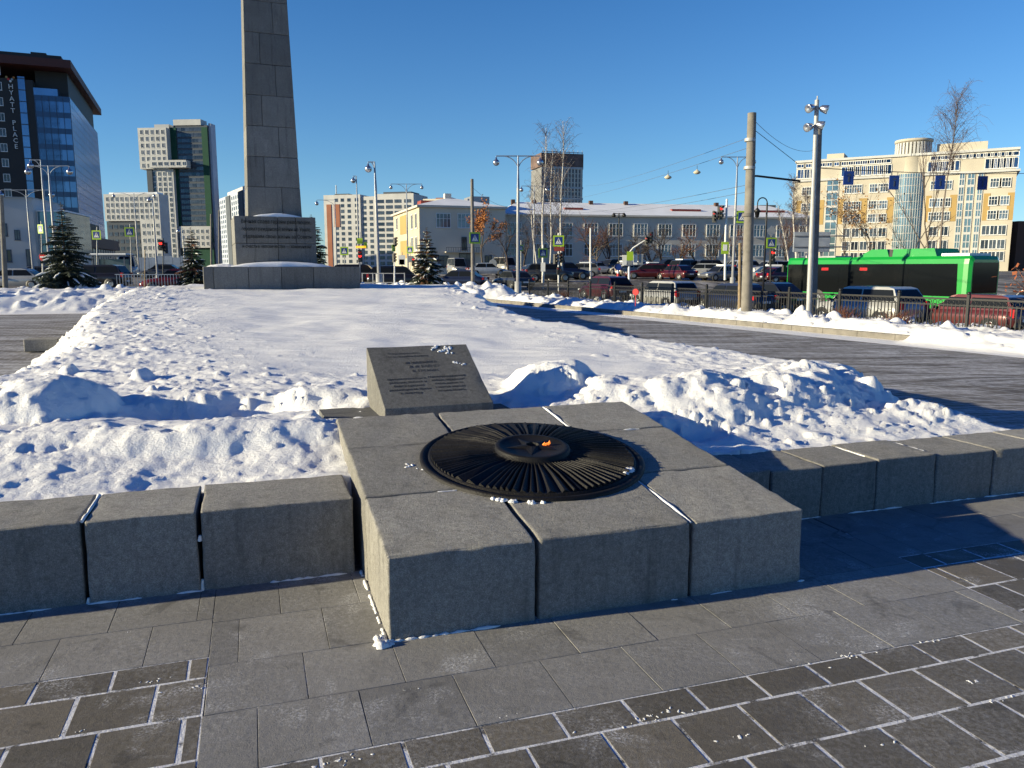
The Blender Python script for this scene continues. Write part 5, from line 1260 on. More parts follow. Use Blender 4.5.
# ------------------------------------------------------------------ vehicles
PAINT = {}
def paint(name, rgb, metal=.25):
    return mat('car_paint_' + name, rgb, .32, metal, .12, 3, coat=.6)
CARG = {}
def car_parts(kind):
    if kind in CARG: return CARG[kind]
    L, W_, Hh, hood, deck, gh = {'sedan': (4.5, 1.76, 1.45, .82, .88, (1.15, .45, -1.05, -1.75)), 'hatch': (4.1, 1.72, 1.50, .86, .95, (1.05, .45, -1.55, -1.98)), 'wagon': (4.4, 1.74, 1.50, .86, .93, (1.05, .40, -1.85, -2.14)),
                                 'suv': (4.6, 1.86, 1.70, 1.02, 1.08, (1.15, .55, -1.85, -2.2)), 'minibus': (5.4, 2.0, 2.45, 1.15, 1.3, (2.1, 1.5, -2.55, -2.66))}[kind]
    hx = L / 2; b = MB(); g0, g1, g2, g3 = gh; zb = .22 if kind != 'suv' else .27
    st = [(-hx, .80, .50, deck - .30), (-hx + .06, .93, .34, deck - .06), (-hx + .30, .985, zb, deck), (g3 + .15 if g3 > -hx + .5 else -hx + .6, 1, zb, deck + .01), (0, 1, zb, (hood + deck) / 2 + .02), (g0, .99, zb, hood + .03), (hx - .6, .97, zb, hood - .05), (hx - .18, .90, .28, hood - .16), (hx - .03, .78, .36, hood - .28), (hx, .70, .45, hood - .38)]
    rows = []
    for x, wf, z0, z1 in st:
        y = W_ / 2 * wf; rows.append([(x, -y * .9, z0), (x, -y * 1.0, z0 + (z1 - z0) * .28), (x, -y * 1.01, z0 + (z1 - z0) * .62), (x, -y * .95, z1 - .02), (x, -y * .80, z1 + .012), (x, 0, z1 + .03),
                                      (x, y * .80, z1 + .012), (x, y * .95, z1 - .02), (x, y * 1.01, z0 + (z1 - z0) * .62), (x, y, z0 + (z1 - z0) * .28), (x, y * .9, z0)])
    V = [p for r in rows for p in r]; n = 11
    P = 'PAINT'; pm = paint('base', (.3, .3, .3))
    b.add(V, [(i * n + k, (i + 1) * n + k, (i + 1) * n + k + 1, i * n + k + 1) for i in range(len(rows) - 1) for k in range(n - 1)], pm, True)
    b.add(rows[0], [tuple(range(n))], pm); b.add(rows[-1], [tuple(range(n - 1, -1, -1))], pm)
    wb, wt = W_ / 2 * .93, W_ / 2 * .72; zr = Hh; zl = hood
    ring = [[(g0, wb, hood), (g1, wt, zr - .05), (g2, wt, zr - .06), (g3, wb, deck)], ]
    prof = [(g0, wb, hood - .02), (g1, wt + .03, zr - .08), (g1 - .25, wt, zr - .01), (g2 + .3, wt, zr - .01), (g2, wt + .03, zr - .08), (g3, wb, deck - .02)]
    Vg = [(x, -y, z) for x, y, z in prof] + [(x, y, z) for x, y, z in prof]; k = len(prof)
    b.add(Vg, [(i, i + 1, k + i + 1, k + i) for i in range(k - 1)] + [tuple(range(k)), tuple(range(2 * k - 1, k - 1, -1))], pm)
    parts = [('body', b)]
    def lerp3(p, q, t): return tuple(p[i] + (q[i] - p[i]) * t for i in range(3))
    wsd = MB(); e = .012
    A_, B_, C_, D_ = (g0 + e, -wb, hood), (g0 + e, wb, hood), (g1 + e, wt + .03, zr - .08), (g1 + e, -wt - .03, zr - .08)
    wsd.quad([(lerp3(A_, D_, .06)[0] + .01, -wb * .93, hood + .05), (lerp3(A_, D_, .06)[0] + .01, wb * .93, hood + .05), (g1 + .035, wt * .94, zr - .11), (g1 + .035, -wt * .94, zr - .11)], M_CARGLASS); parts.append(('windscreen', wsd))
    rwd = MB(); rwd.quad([(g3 - .02 + .05 * (g2 - g3), wb * .90, deck + .06), (g3 - .02 + .05 * (g2 - g3), -wb * .90, deck + .06), (g2 - .03, -wt * .92, zr - .12), (g2 - .03, wt * .92, zr - .12)], M_CARGLASS); parts.append(('rear_window', rwd))
    xm = (g0 + g3) / 2 + .1
    for sy in (-1, 1):
        def sidept(x, z): f = (z - hood) / (zr - hood); return (x, sy * (wb + (wt + .02 - wb) * f + .012), z)
        zlo, zhi = max(hood, deck) + .06, zr - .12
        ff = (zlo - hood) / (zr - hood); f2 = (zhi - hood) / (zr - hood)
        xf0, xf1 = g0 + (g1 - g0) * ff - .10, g0 + (g1 - g0) * f2 - .07; xr0, xr1 = g3 + (g2 - g3) * ff + .12, g3 + (g2 - g3) * f2 + .10
        for (a0_, a1_, c0_, c1_) in ((xm + .04, xm + .04, xf0, xf1), (xr0, xr1, xm - .04, xm - .04)):
            q = MB(); pts = [sidept(a0_, zlo), sidept(c0_, zlo), sidept(c1_, zhi), sidept(a1_, zhi)]; q.quad(pts if sy < 0 else pts[::-1], M_CARGLASS); parts.append(('side_window', q))
        hl = MB(); hl.box((hx - .12, sy * W_ * .35, hood - .22), (.22, .30, .13), M_LAMPW); parts.append(('headlight', hl))
        tl_ = MB(); tl_.box((-hx + .07, sy * W_ * .41, deck - .10), (.16, .20, .20 if kind in ('sedan', 'hatch') else .32), M_LAMPR); parts.append(('tail_light', tl_))
        mr = MB(); mr.box((g0 - .12, sy * (W_ / 2 + .08), hood + .10), (.10, .18, .12), M_TRIM); parts.append(('mirror', mr))
    pl = MB(); pl.box((-hx - .005, 0, .56), (.02, .5, .11), M_PLATE); parts.append(('number_plate', pl))
    bp = MB(); bp.box((-hx + .02, 0, .40), (.10, W_ * .80, .16), M_TRIM); bp.box((hx - .04, 0, .36), (.10, W_ * .70, .14), M_TRIM); parts.append(('bumper', bp))
    rw_ = .31 if kind != 'suv' else .36; wx = (hx - .85, -hx + .85)
    wheels = []
    for x in wx:
        for sy in (-1, 1):
            ty = MB(); y = sy * (W_ / 2 - .10); ax = (0, 1, 0)
            ty.lathe((x, y, rw_), [(rw_ * .62, -.105), (rw_ * .94, -.11), (rw_, -.08), (rw_, .08), (rw_ * .94, .115), (rw_ * .62, .11)], M_TYRE, 18, True, ax)
            ty.lathe((x, y, rw_), [(rw_ * 1.18, .02 if sy > 0 else -.02), (rw_ * 1.16, sy * .108), (rw_ * .6, sy * .104)], M_TRIM, 18, True, ax)
            rm = MB(); rm.lathe((x, y, rw_), [(.001, sy * .10), (rw_ * .2, sy * .10), (rw_ * .45, sy * .085), (rw_ * .63, sy * .112), (rw_ * .66, sy * .09)], M_RIM, 14, True, ax); wheels.append((ty, rm))
    CARG[kind] = (parts, wheels, {}); return CARG[kind]
def car(kind, colname, rgb, label, X, Y, heading, z=None, group=None, snow=False, scale=1.0):
    parts, wheels, cache = car_parts(kind); root = thing({'minibus': 'minibus', 'suv': 'parked_car'}.get(kind, 'parked_car'), label, {'minibus': 'van'}.get(kind, 'car'), (X, Y, sz(X, Y) if z is None else z), group)
    pm = paint(colname, rgb)
    for i, (nm, b) in enumerate(parts):
        if i not in cache:
            o = b.build(nm, loc=(0, 0, 0)); cache[i] = o.data; 
        else: o = bpy.data.objects.new(nm, cache[i]); col.objects.link(o)
        o.parent = root; o.location = (0, 0, 0)
        if nm == 'body': o.material_slots[0].link = 'OBJECT'; o.material_slots[0].material = pm
    for j, (ty, rm) in enumerate(wheels):
        if ('t', j) not in cache:
            o = ty.build('wheel', loc=(0, 0, 0)); cache[('t', j)] = o.data; r_ = rm.build('rim', loc=(0, 0, 0)); cache[('r', j)] = r_.data
        else:
            o = bpy.data.objects.new('wheel', cache[('t', j)]); col.objects.link(o); r_ = bpy.data.objects.new('rim', cache[('r', j)]); col.objects.link(r_)
        o.parent = root; r_.parent = o
    if snow:
        Lk = {'sedan': (1.1, .3, 1.45), 'hatch': (1.3, .5, 1.5), 'wagon': (1.5, .7, 1.5), 'suv': (1.6, .6, 1.7), 'minibus': (3.8, .5, 2.45)}[kind]
        b = MB(); b.box((-Lk[1], 0, Lk[2] + .035), (Lk[0], 1.15, .10), M_ROOFSNOW); o = b.build('roof_snow', loc=(0, 0, 0)); o.parent = root
    root.rotation_euler = (0, 0, heading); root.scale = (scale,) * 3; return root
HEAD = math.atan2(FD.y, FD.x)
def lane(px, n):
    r_ = (px - 512) / 788.5; bx_, by_ = K0.x + FN.x * n, K0.y + FN.y * n
    s_ = (bx_ - r_ * by_) / (r_ * FD.y - FD.x); return bx_ + FD.x * s_, by_ + FD.y * s_
SILV, WHT, RED, BURG, NAVY, BLK, GREY, BEI, DGR = (.34, .34, .33), (.50, .51, .51), (.17, .016, .016), (.075, .010, .013), (.015, .022, .05), (.012, .012, .014), (.16, .165, .17), (.36, .31, .24), (.05, .055, .06)
near = [('suv', 'silver', (.40, .40, .38), 'silver high roofed car beside the green bus, just behind the fence', 868, 12.0, 1.03), ('wagon', 'faded_red', (.11, .022, .022), 'faded red estate car behind the right end of the fence', 974, 13.5, 1.0),
        ('wagon', 'silver', SILV, 'silver estate car with red tail lamp behind the middle of the fence', 664, 10.5, 1.0), ('sedan', 'navy', NAVY, 'dark navy saloon left of the tall concrete pole', 735, 12.0, 1.05), ('sedan', 'black', BLK, 'black saloon close to the right of the tall concrete pole', 770, 15.5, 1.0),
        ('hatch', 'burgundy', BURG, 'burgundy hatchback behind the fence at the traffic lights', 605, 11.0, 1.0), ('sedan', 'dark_grey', DGR, 'dark saloon with snowy bonnet at the far end of the fence', 513, 11, 1.0),
        ('suv', 'white', WHT, 'white car cut by the right edge of the photo', 1049, 17, 1.0)]
for kind, cn, rgb, lab, px, n, sc_ in near:
    X, Y = lane(px, n); car(kind, cn, rgb, lab, X, Y, HEAD, scale=sc_)
mid = [('minibus', 'white', WHT, 'white van parked before the cream building door', 457, 100, -1.25), ('sedan', 'navy', NAVY, 'dark blue saloon driving past the small spruce', 459, 62, 2.9), ('sedan', 'white', WHT, 'white car with open dark window left of the minibus', 487, 88, .2), ('minibus', 'white', WHT, 'white minibus by the round sign', 505, 108, -1.1),
       ('suv', 'black', BLK, 'black off road car right behind the obelisk base', 361, 60, .1), ('suv', 'black', BLK, 'black car left of the small spruce with snow clumps', 399, 58, .1), ('sedan', 'beige', BEI, 'beige car between the lamp post and birches', 537, 80, .3), ('suv', 'dark_grey', DGR, 'dark car behind the crossing light posts', 548, 74, .2)]
for kind, cn, rgb, lab, px, Y, hd in mid: car(kind, cn if kind != 'minibus' else 'dull_white', rgb if kind != 'minibus' else (.36, .35, .33), lab, xat(px, Y), Y, hd, scale=.85 if kind == 'minibus' else 1.0)
left = [('sedan', 'silver', SILV, 'silver saloon at the far left street edge', 14, 56, 3.3), ('sedan', 'dark_grey', DGR, 'dark saloon behind the silver one at far left', 38, 66, 3.3), ('suv', 'black', BLK, 'black off road car right of the large spruce', 94, 56, 3.2), ('wagon', 'red', RED, 'red estate car partly behind the spruce beside the obelisk base', 176, 52, 3.4),
        ('minibus', 'white', WHT, 'snow covered white vehicle by the bus stop', 128, 92, -1.2), ('sedan', 'dark_grey', DGR, 'grey saloon waiting behind the red car', 162, 80, 3.3)]
for kind, cn, rgb, lab, px, Y, hd in left: car(kind, cn, rgb, lab, xat(px, Y), Y, hd, snow='snow covered' in lab)
GP = 'cars in the car park before the long building'
row = [(566, 78, 'navy', NAVY, 'suv'), (581, 84, 'grey', GREY, 'hatch'), (596, 92, 'white', WHT, 'sedan'), (612, 96, 'dark_grey', DGR, 'suv'), (624, 90, 'silver', SILV, 'hatch'), (633, 84, 'beige', BEI, 'hatch'), (646, 80, 'burgundy', BURG, 'wagon'), (655, 86, 'navy', NAVY, 'sedan'), (668, 98, 'black', BLK, 'suv'), (676, 78, 'burgundy', BURG, 'sedan'),
       (688, 90, 'charcoal', DGR, 'suv'), (700, 82, 'silver', SILV, 'wagon'), (712, 90, 'dark_grey', DGR, 'suv'), (722, 76, 'grey', GREY, 'sedan'), (735, 96, 'black', BLK, 'sedan'), (748, 88, 'white', WHT, 'suv'), (768, 74, 'silver', SILV, 'hatch'), (782, 72, 'burgundy', BURG, 'sedan'), (770, 86, 'white', WHT, 'suv'), (640, 104, 'dark_grey', DGR, 'sedan'), (600, 104, 'red', RED, 'hatch'), (705, 104, 'black', BLK, 'suv')]
words_ = {'navy': 'dark blue', 'grey': 'grey', 'white': 'white', 'dark_grey': 'charcoal', 'charcoal': 'dark charcoal', 'silver': 'silver', 'beige': 'beige', 'red': 'red', 'black': 'black', 'burgundy': 'burgundy'}
kw = {'suv': 'off road car', 'hatch': 'hatchback', 'sedan': 'saloon', 'wagon': 'estate car', 'minibus': 'minibus'}
spots = ['behind the twin traffic lights', 'right of the crossing sign posts', 'below the reddish bare tree', 'beside the slim white post', 'left of the dark lamp pole', 'right of the dark lamp pole', 'above the red disc on the fence', 'left of the white signal board', 'behind the white signal board', 'under the white signal board', 'right of the white signal board', 'behind the silver estate car', 'under the broad bare tree', 'left of the yellow crossing sign', 'below the yellow crossing sign', 'between the two right signal posts', 'left of the ornamental lantern', 'just left of the bus front', 'behind the ornamental lantern', 'in the back row under the paired windows', 'in the back row under the orange tree', 'in the back row below the maroon roof']
for i, (px, Y, cn, rgb, kind) in enumerate(row):
    car(kind, cn, rgb, f'{words_[cn]} {kw[kind]} {spots[i]}', xat(px, Y), Y, [.25, 2.9, .1, 3.3, 1.9][i % 5] + (i * 37 % 7) * .05, group=GP, snow=(i % 3 == 1))

# green bus
bX, bY = lane(986, 22.0)
M_BUSG = mat('bright_green_paint', (.006, .27, .032), .35, 0, .05, 1, coat=.5); M_BUSGL = mat('black_bus_glass', (.006, .007, .008), .10, 0, spec=.18)
bus = thing('city_bus', 'bright green low floor bus with a black window band driving behind the fence', 'bus', (0, 0, 0))
LB, WB, HB = 12.0, 2.5, 2.95; b = MB(); pr = []
for (y, z) in ((-1.22, .28), (-1.25, .5), (-1.25, 2.55), (-1.20, 2.80), (-1.05, 2.95), (1.05, 2.95), (1.20, 2.80), (1.25, 2.55), (1.25, .5), (1.22, .28)): pr.append((y, z))
xs_ = [(0, .86), (.12, .97), (.35, 1), (11.6, 1), (11.88, .97), (12.0, .88)]
V = [(x, y * f, 1.6 + (z - 1.6) * (f if f < .9 else 1)) for x, f in xs_ for y, z in pr]; n = len(pr)
b.add(V, [(i * n + k, i * n + (k + 1) % n, (i + 1) * n + (k + 1) % n, (i + 1) * n + k) for i in range(len(xs_) - 1) for k in range(n)] + [tuple(range(n - 1, -1, -1)), tuple(range((len(xs_) - 1) * n, len(xs_) * n))], M_BUSG)
b.build('body', bus)
for sy in (1, -1):
    b = MB(); y = sy * 1.262
    P_ = [(.60, .92), (3.0, .92), (3.5, 1.12), (7.2, 1.12), (7.6, .92), (11.3, .92), (11.8, 1.15), (11.8, 2.56), (.66, 2.56)]
    q = [(x, y, z) for x, z in P_]; b.add(q, [tuple(range(len(q))) if sy < 0 else tuple(range(len(q) - 1, -1, -1))], M_BUSGL); o = b.build('window_band', bus)
    b = MB()
    for x in (2.0, 3.4, 5.0, 6.4, 7.9, 9.4, 10.9): b.box((x, sy * 1.266, 1.75), (.04, .006, 1.2), M_BUSGL)
    b.build('window_bars', o)
b = MB(); b.quad([(-.015, -.98, 1.1), (-.015, .98, 1.1), (-.015, .98, 2.62), (-.015, -.98, 2.62)][::-1], M_BUSGL); b.quad([(-.013, -.98, .6), (-.013, .98, .6), (-.013, .98, 1.0), (-.013, -.98, 1.0)][::-1], M_TRIM); b.build('rear_window', bus)
b = MB(); b.quad([(12.02, -1.0, 1.0), (12.02, 1.0, 1.0), (12.02, 1.0, 2.7), (12.02, -1.0, 2.7)], M_BUSGL); b.build('windscreen', bus)
b = MB()
for (xa, xb, z1, m) in ((2.0, 4.62, 3.36, M_BUSG), (4.82, 6.9, 3.36, M_BUSG)):
    T = [(xa, -1.0, 2.93), (xb, -1.0, 2.93), (xb, 1.0, 2.93), (xa, 1.0, 2.93), (xa + .2, -.95, z1), (xb - (.9 if xb > 6 else .0), -.95, z1), (xb - (.9 if xb > 6 else .0), .95, z1), (xa + .2, .95, z1)]; b.hexa(T, m)
b.box((4.72, 0, 3.12), (.2, 1.96, .44), M_TRIM); b.build('roof_pod', bus)
b = MB(); b.box((1.1, 0, 3.02), (1.5, 1.7, .14), M_ROOFSNOW); b.box((9.6, 0, 3.0), (1.8, 1.4, .10), M_SIGNBK); b.build('roof_hatch', bus)
for x, dst in ((2.9, 0), (9.4, 0)):
    for sy in (1, -1):
        b = MB(); b.lathe((x, sy * 1.13, .48), [(.30, sy * -.12), (.48, sy * -.12), (.48, sy * .12), (.30, sy * .135)], M_TYRE, 20, True, (0, 1, 0)); b.lathe((x, sy * 1.13, .48), [(.60, sy * .125), (.58, sy * .139), (.3, sy * .139)], M_TRIM, 20, True, (0, 1, 0)); w_ = b.build('wheel', bus)
        b = MB(); b.lathe((x, sy * 1.13, .48), [(.001, sy * .10), (.15, sy * .14), (.30, sy * .13)], M_RIM, 14, True, (0, 1, 0)); b.build('rim', w_)
for sy in (1, -1):
    b = MB(); b.box((-.01, sy * 1.08, .85), (.06, .14, .34), M_LAMPR); b.build('tail_light', bus)
    b = MB(); b.box((12.05, sy * 1.35, 2.3), (.14, .22, .42), M_TRIM); b.build('mirror', bus)
b = MB(); b.box((6.9, 1.268, .78), (1.5, .012, .36), M_WHITE); b.build('advert_panel', bus)
b = MB(); b.box((4.0, 1.268, .62), (.5, .012, .2), M_SIGNW); b.build('number_panel', bus)
for x in (6.2, 8.9):
    b = MB(); b.box((x, 1.269, 2.28), (.5, .014, .16), M_LAMPR); b.build('red_display', bus)
b = MB()
for x in (1.9, 4.4, 5.7, 8.2, 10.4): b.box((x, 1.252, .72), (.018, .012, .62), M_TRIM); b.box((x, -1.252, .72), (.018, .012, .62), M_TRIM)
b.build('panel_seams', bus)['kind'] = 'stuff'
bus.location = (bX, bY, sz(bX, bY)); bus.rotation_euler = (0, 0, HEAD)
# ------------------------------------------------------------------ poles, lamps, signs, signals
def pole_thing(name, label, cat, base, top, r0, r1, m, n=8, group=None, part='pole'):
    t = thing(name, label, cat, base, group); b = MB(); b.tube([base, Vector(base).lerp(Vector(top), .5), top], [r0, (r0 + r1) / 2, r1], m, n); b.build(part, t); return t
def lamp_head(b, p, r, m=None):
    p = Vector(p); b.lathe(p, [(.01, r * 1.5), (r * .22, r * 1.35), (r * .30, r * .9), (r * .85, r * .45), (r, 0), (r * .85, -r * .55), (r * .45, -r * .9), (.005, -r * 1.0)], m or M_LAMPMETAL, 14)
def double_lamp(px, py_base, py_arm, Y, zb, label, arm=1.25, heads=(1, 1), group='street lamps with bowl shaped heads', lean=0.0, r=.085, rot=0.0, px_top=None):
    base = Vector((xat(px, Y), Y, zb)); ztop = at(px, py_arm, Y).z; Hh = ztop - zb
    t = thing('street_lamp', label, 'street lamp', base, group); top = base + Vector((lean, 0, Hh))
    b = MB(); b.tube([base + Vector((0, 0, -.3)), base.lerp(top, .12), base.lerp(top, .121), base.lerp(top, .78)], [r * 1.9, r * 1.8, r, r * .75], M_GALV, 10); b.build('pole', t)
    b = MB(); p0 = base.lerp(top, .78); b.tube([p0, base.lerp(top, .9), top + Vector((0, 0, .02))], [r * .8, r * .55, r * .4], M_LAMPBLUE, 8)
    c_, s_ = math.cos(rot), math.sin(rot); dv = Vector((c_, s_, 0))
    q0 = base.lerp(top, .90)
    for k, sg in enumerate((-1, 1)):
        if not heads[k]: continue
        b.tube([top, top + dv * sg * arm], r * .32, M_LAMPBLUE, 6)
        b.tube([q0 + dv * sg * (arm * .72) * (1 - math.cos(a)) + Vector((0, 0, (top.z - q0.z) * math.sin(a))) for a in np.linspace(0, math.pi / 2, 7)], r * .26, M_LAMPBLUE, 5)
    b.build('arm', t)
    for k, sg in enumerate((-1, 1)):
        if heads[k]:
            b = MB(); p = top + dv * sg * arm; b.tube([p, p + Vector((0, 0, -.12))], .02, M_LAMPBLUE, 5); lamp_head(b, p + Vector((0, 0, -.36)), .20); b.build('lamp_head', t)
    return t
double_lamp(518, 293, 156, 47, -.1, 'tall double armed street lamp with two round bowls left of the birches', arm=1.28, r=.11)
double_lamp(534, 282, 186, 78, -.0, 'smaller double lamp just right of the tall double armed lamp', arm=1.25)
double_lamp(408, 272, 184, 88, .2, 'double armed lamp between the white tower and the cream building', arm=1.7, r=.10)
double_lamp(733, 280, 157, 62, -.3, 'double armed lamp left of the tall concrete pole', arm=1.25, r=.11)
double_lamp(57, 290, 166, 52, .3, 'cluster lamp above the large spruce against the dark hotel', arm=1.35, r=.10)
double_lamp(50, 290, 160, 53, .3, 'lamp with one bowl reaching left above the large spruce', arm=.7, heads=(1, 0), r=.09)
double_lamp(33, 285, 190, 60, .2, 'thin double lamp in front of the white house', arm=1.9, r=.08)
double_lamp(379, 283, 162, 44, .6, 'leaning lamp pole with one round bowl right of the obelisk', arm=.35, heads=(1, 0), lean=-.1, r=.10)
double_lamp(359, 272, 176, 64, .2, 'slim lamp pole with one bowl in front of the white tower', arm=.25, heads=(1, 0), r=.08)
double_lamp(157, 275, 196, 72, .2, 'lamp with one bowl standing in front of the white gridded tower', arm=.3, heads=(1, 0), r=.09)
double_lamp(139, 272, 193, 95, .2, 'distant double lamp before the low white block', arm=2.4, r=.09)
double_lamp(185, 272, 228, 90, .2, 'short lamp beside the thin topped spruce', arm=.5, heads=(1, 0), r=.08)
double_lamp(337, 272, 200, 84, .2, 'single lamp reaching left beside the spruce behind the pedestal', arm=1.9, heads=(1, 0), r=.08)
# plain poles
def plain(px, pt, pb, Y, label, m, r, zb=None, px_t=None, group=None, name='utility_pole'):
    base = at(px, pb, Y); top = at(px_t if px_t is not None else px, pt, Y)
    if zb is not None: base.z = zb
    return pole_thing(name, label, 'pole', base, top, r * 1.12, r * .85, m, 10, group)
P1 = plain(746.5, 113, 310, 25.8, 'thick weathered concrete pole with a bracket standing in the snow bank', M_CONC, .165, .1, 752)
p1t = at(752, 113, 25.8)
b = MB(); a_ = at(757, 176, 25.8); b.tube([at(750, 176, 25.8), a_, at(800, 181, 26.2)], .035, M_IRON, 6); b.build('bracket_arm', P1); b = MB(); b.tube([at(752, 128, 25.8), at(797, 163, 27)], .010, M_IRON, 4); b.build('stay_wire', P1)
for (px, py, r_) in ((750, 140, .17), (749.5, 168, .18), (748, 215, .185)):
    b = MB(); b.lathe(at(px, py, 25.8), [(r_, -.05), (r_ + .01, 0), (r_, .05)], M_GALV if py < 200 else M_CONC_D, 14); b.build('clamp_band', P1)
plain(740, 243, 308, 26.2, 'thin wooden post beside the thick concrete pole', M_WOOD, .06, .1)
plain(812.5, 122, 312, 26.5, 'concrete pole standing right behind the bright floodlight mast', M_CONC_D, .125, .1, 819)
fm = plain(808.5, 100, 318, 23.6, 'bright steel mast with four floodlights at its top', M_GALV, .075, .1, 817, name='floodlight_mast')
for (px, py, tx) in ((810.5, 108, -1), (824.5, 109, 1), (809, 127, -1), (820.5, 125, 1)):
    b = MB(); c_ = at(px, py, 23.5); q = at(815.5, py - 1, 23.6); b.tube([q, c_], .03, M_GALV, 6)
    ax = Vector((tx * .85, -.40, -.30)).normalized(); b.lathe(c_, [(.04, -.14), (.09, -.09), (.125, .06), (.125, .10), (.10, .10), (.001, .07)], M_LAMPMETAL, 14, True, ax); b.build('floodlight', fm)
b = MB(); b.tube([at(817, 101, 23.6), at(817.6, 96, 23.6)], .02, M_GALV, 5); b.build('lightning_rod', fm)
def cross_sign(b, p, s, back=False, rot=0.0, style='cross'):
    """square pedestrian crossing sign facing the camera side"""
    Mx = Matrix.Rotation(rot, 3, 'Z'); p = Vector(p)
    def q(pts, y, m): b.quad([p + Mx @ Vector((x * s, y, z * s)) for x, z in pts], m)
    b.box(p + Mx @ Vector((0, .015, 0)), (s * 1.0, .02, s * 1.0), M_SIGNG, M=Mx)
    if back: return
    q([(-.36, -.36), (.36, -.36), (.36, .36), (-.36, .36)], .002, M_SIGNB)
    q([(-.28, -.27), (.28, -.27), (0, .29)], -.002, M_SIGNW)
    for pts in (((-.03, .02), (.05, .02), (.03, .13), (-.03, .13)), ((-.02, .02), (.02, .02), (-.07, -.17), (-.11, -.17)), ((.0, .03), (.04, .0), (.12, -.17), (.08, -.17)), ((-.13, .02), (-.02, .09), (-.02, .12), (-.14, .05)), ((-.03, .15), (.03, .15), (.03, .20), (-.03, .20))): q(pts, -.005, M_SIGNK)
    for k in range(3): q([(-.2 + k * .15, -.25), (-.12 + k * .15, -.25), (-.12 + k * .15, -.215), (-.2 + k * .15, -.215)], -.005, M_SIGNK)
def signal_head(t, p, rot=0.0, lit=None, s=1.0, n=3, face=1):
    Mx = Matrix.Rotation(rot, 3, 'Z'); p = Vector(p); b = MB(); b.box(p, (.30 * s, .22 * s, .30 * n * s), M_TRIM, M=Mx)
    for k in range(n): b.tube([p + Mx @ Vector((0, -.11 * s, (n / 2 - .5 - k) * .30 * s + .11 * s)), p + Mx @ Vector((0, -.30 * s, (n / 2 - .5 - k) * .30 * s + .10 * s))], .10 * s, M_TRIM, 8)
    h_ = b.build('signal_head', t)
    for k in range(n):
        b = MB(); m = M_REDLIT if lit == k and k < 2 else (M_AMBER if lit == 'a' else (M_LAMPR if k == 0 else mat('dark_signal_lens', (.03, .035, .03), .3)))
        b.lathe(p + Mx @ Vector((0, -.115 * s, (n / 2 - .5 - k) * .30 * s)), [(.001, .01), (.10 * s, .01), (.115 * s, 0)], m, 12, False, Mx @ Vector((0, -1, 0))); b.build('lens', h_)
    return h_
GS = 'pedestrian crossing signs on posts'
def sign_post(px, py_sign, Y, s, label, pt=None, pb=285, back=False, rot=0.0, m=M_GALV, r=.04, signals=(), boards=(), px_b=None, zb=None, cat='sign', extra=None):
    base = at(px_b or px, pb, Y); top = at(px, (pt or py_sign - 8), Y)
    base.z = zb if zb is not None else min(base.z, sz(base.x, Y) + .5)
    t = pole_thing('sign_post' if cat == 'sign' else 'traffic_light', label, cat, base, top, r, r * .9, m, 8, None)
    if s:
        b = MB(); p = at(px, py_sign, Y); p.y -= .10; cross_sign(b, p, s, back, rot); b.build('crossing_sign', t)
    for (sx, sy_, rt, lit, sc_) in signals: signal_head(t, at(sx, sy_, Y - .05), rt, lit, sc_)
    for (sx, sy_, w_, h_, mm) in boards:
        b = MB(); p = at(sx, sy_, Y); b.box((p.x, p.y - .06, p.z), (w_, .03, h_), mm); b.build('sign_board', t)
    return t
plain(473, 179, 291, 44, 'weathered wooden pole with a crossing sign left of the long building', M_CONC_D, .10, .3, 472)
sign_post(475, 238, 43.8, .62, 'blue crossing sign on the weathered pole by the orange tree', pb=242, pt=234, rot=.3, r=.02, zb=zat(243, 43.8))
sign_post(543, 253, 62, .72, 'lower crossing sign on a white post beneath the birches', pb=290, boards=((543, 267, .35, .7, M_WHITE),), m=M_WHITE, rot=.25)
sign_post(558.5, 241, 58, .80, 'higher crossing sign above twin white traffic lights', pb=292, cat='traffic light', m=M_WHITE, r=.06, signals=((555, 259, .9, None, .8), (562, 258, -.9, None, .8), (558, 271, .2, None, .6)), boards=((559, 249, .75, .3, M_RUSTRED),))
sign_post(521, 248, 66, .5, 'small green edged sign behind the tall lamp base', pb=280, rot=.7)
sign_post(344.5, 251, 60, .62, 'crossing sign facing the camera in front of the white tower', pb=276, rot=.0)
tl1 = sign_post(360, 241, 57, .40, 'traffic light with yellow boards and an amber panel right of the obelisk base', pb=282, cat='traffic light', back=True, pt=232, signals=((360, 256, .15, 1, .95),), boards=((361, 247, .72, .15, M_AMBER), (365.5, 245, .25, .4, M_SIGNG)))
sign_post(410, 250, 70, .60, 'crossing sign left of the cream building with a small traffic light', pb=282, rot=-.2, cat='traffic light', signals=((413, 262, .6, 0, .8),), boards=((411, 259, .5, .55, M_SIGNBK),))
sign_post(394, 248, 66, .55, 'traffic light post near the street left of the cream building', pb=288, cat='traffic light', back=True, rot=1.2, signals=((395, 242, 1.0, None, .8), (394, 258, 1.0, None, .8)))
sign_post(402, 260, 62, 0, 'white square information sign in front of the cream building', pb=282, boards=((402, 260, .55, .75, M_WHITE), (402, 262, .4, .4, M_SIGNB)))
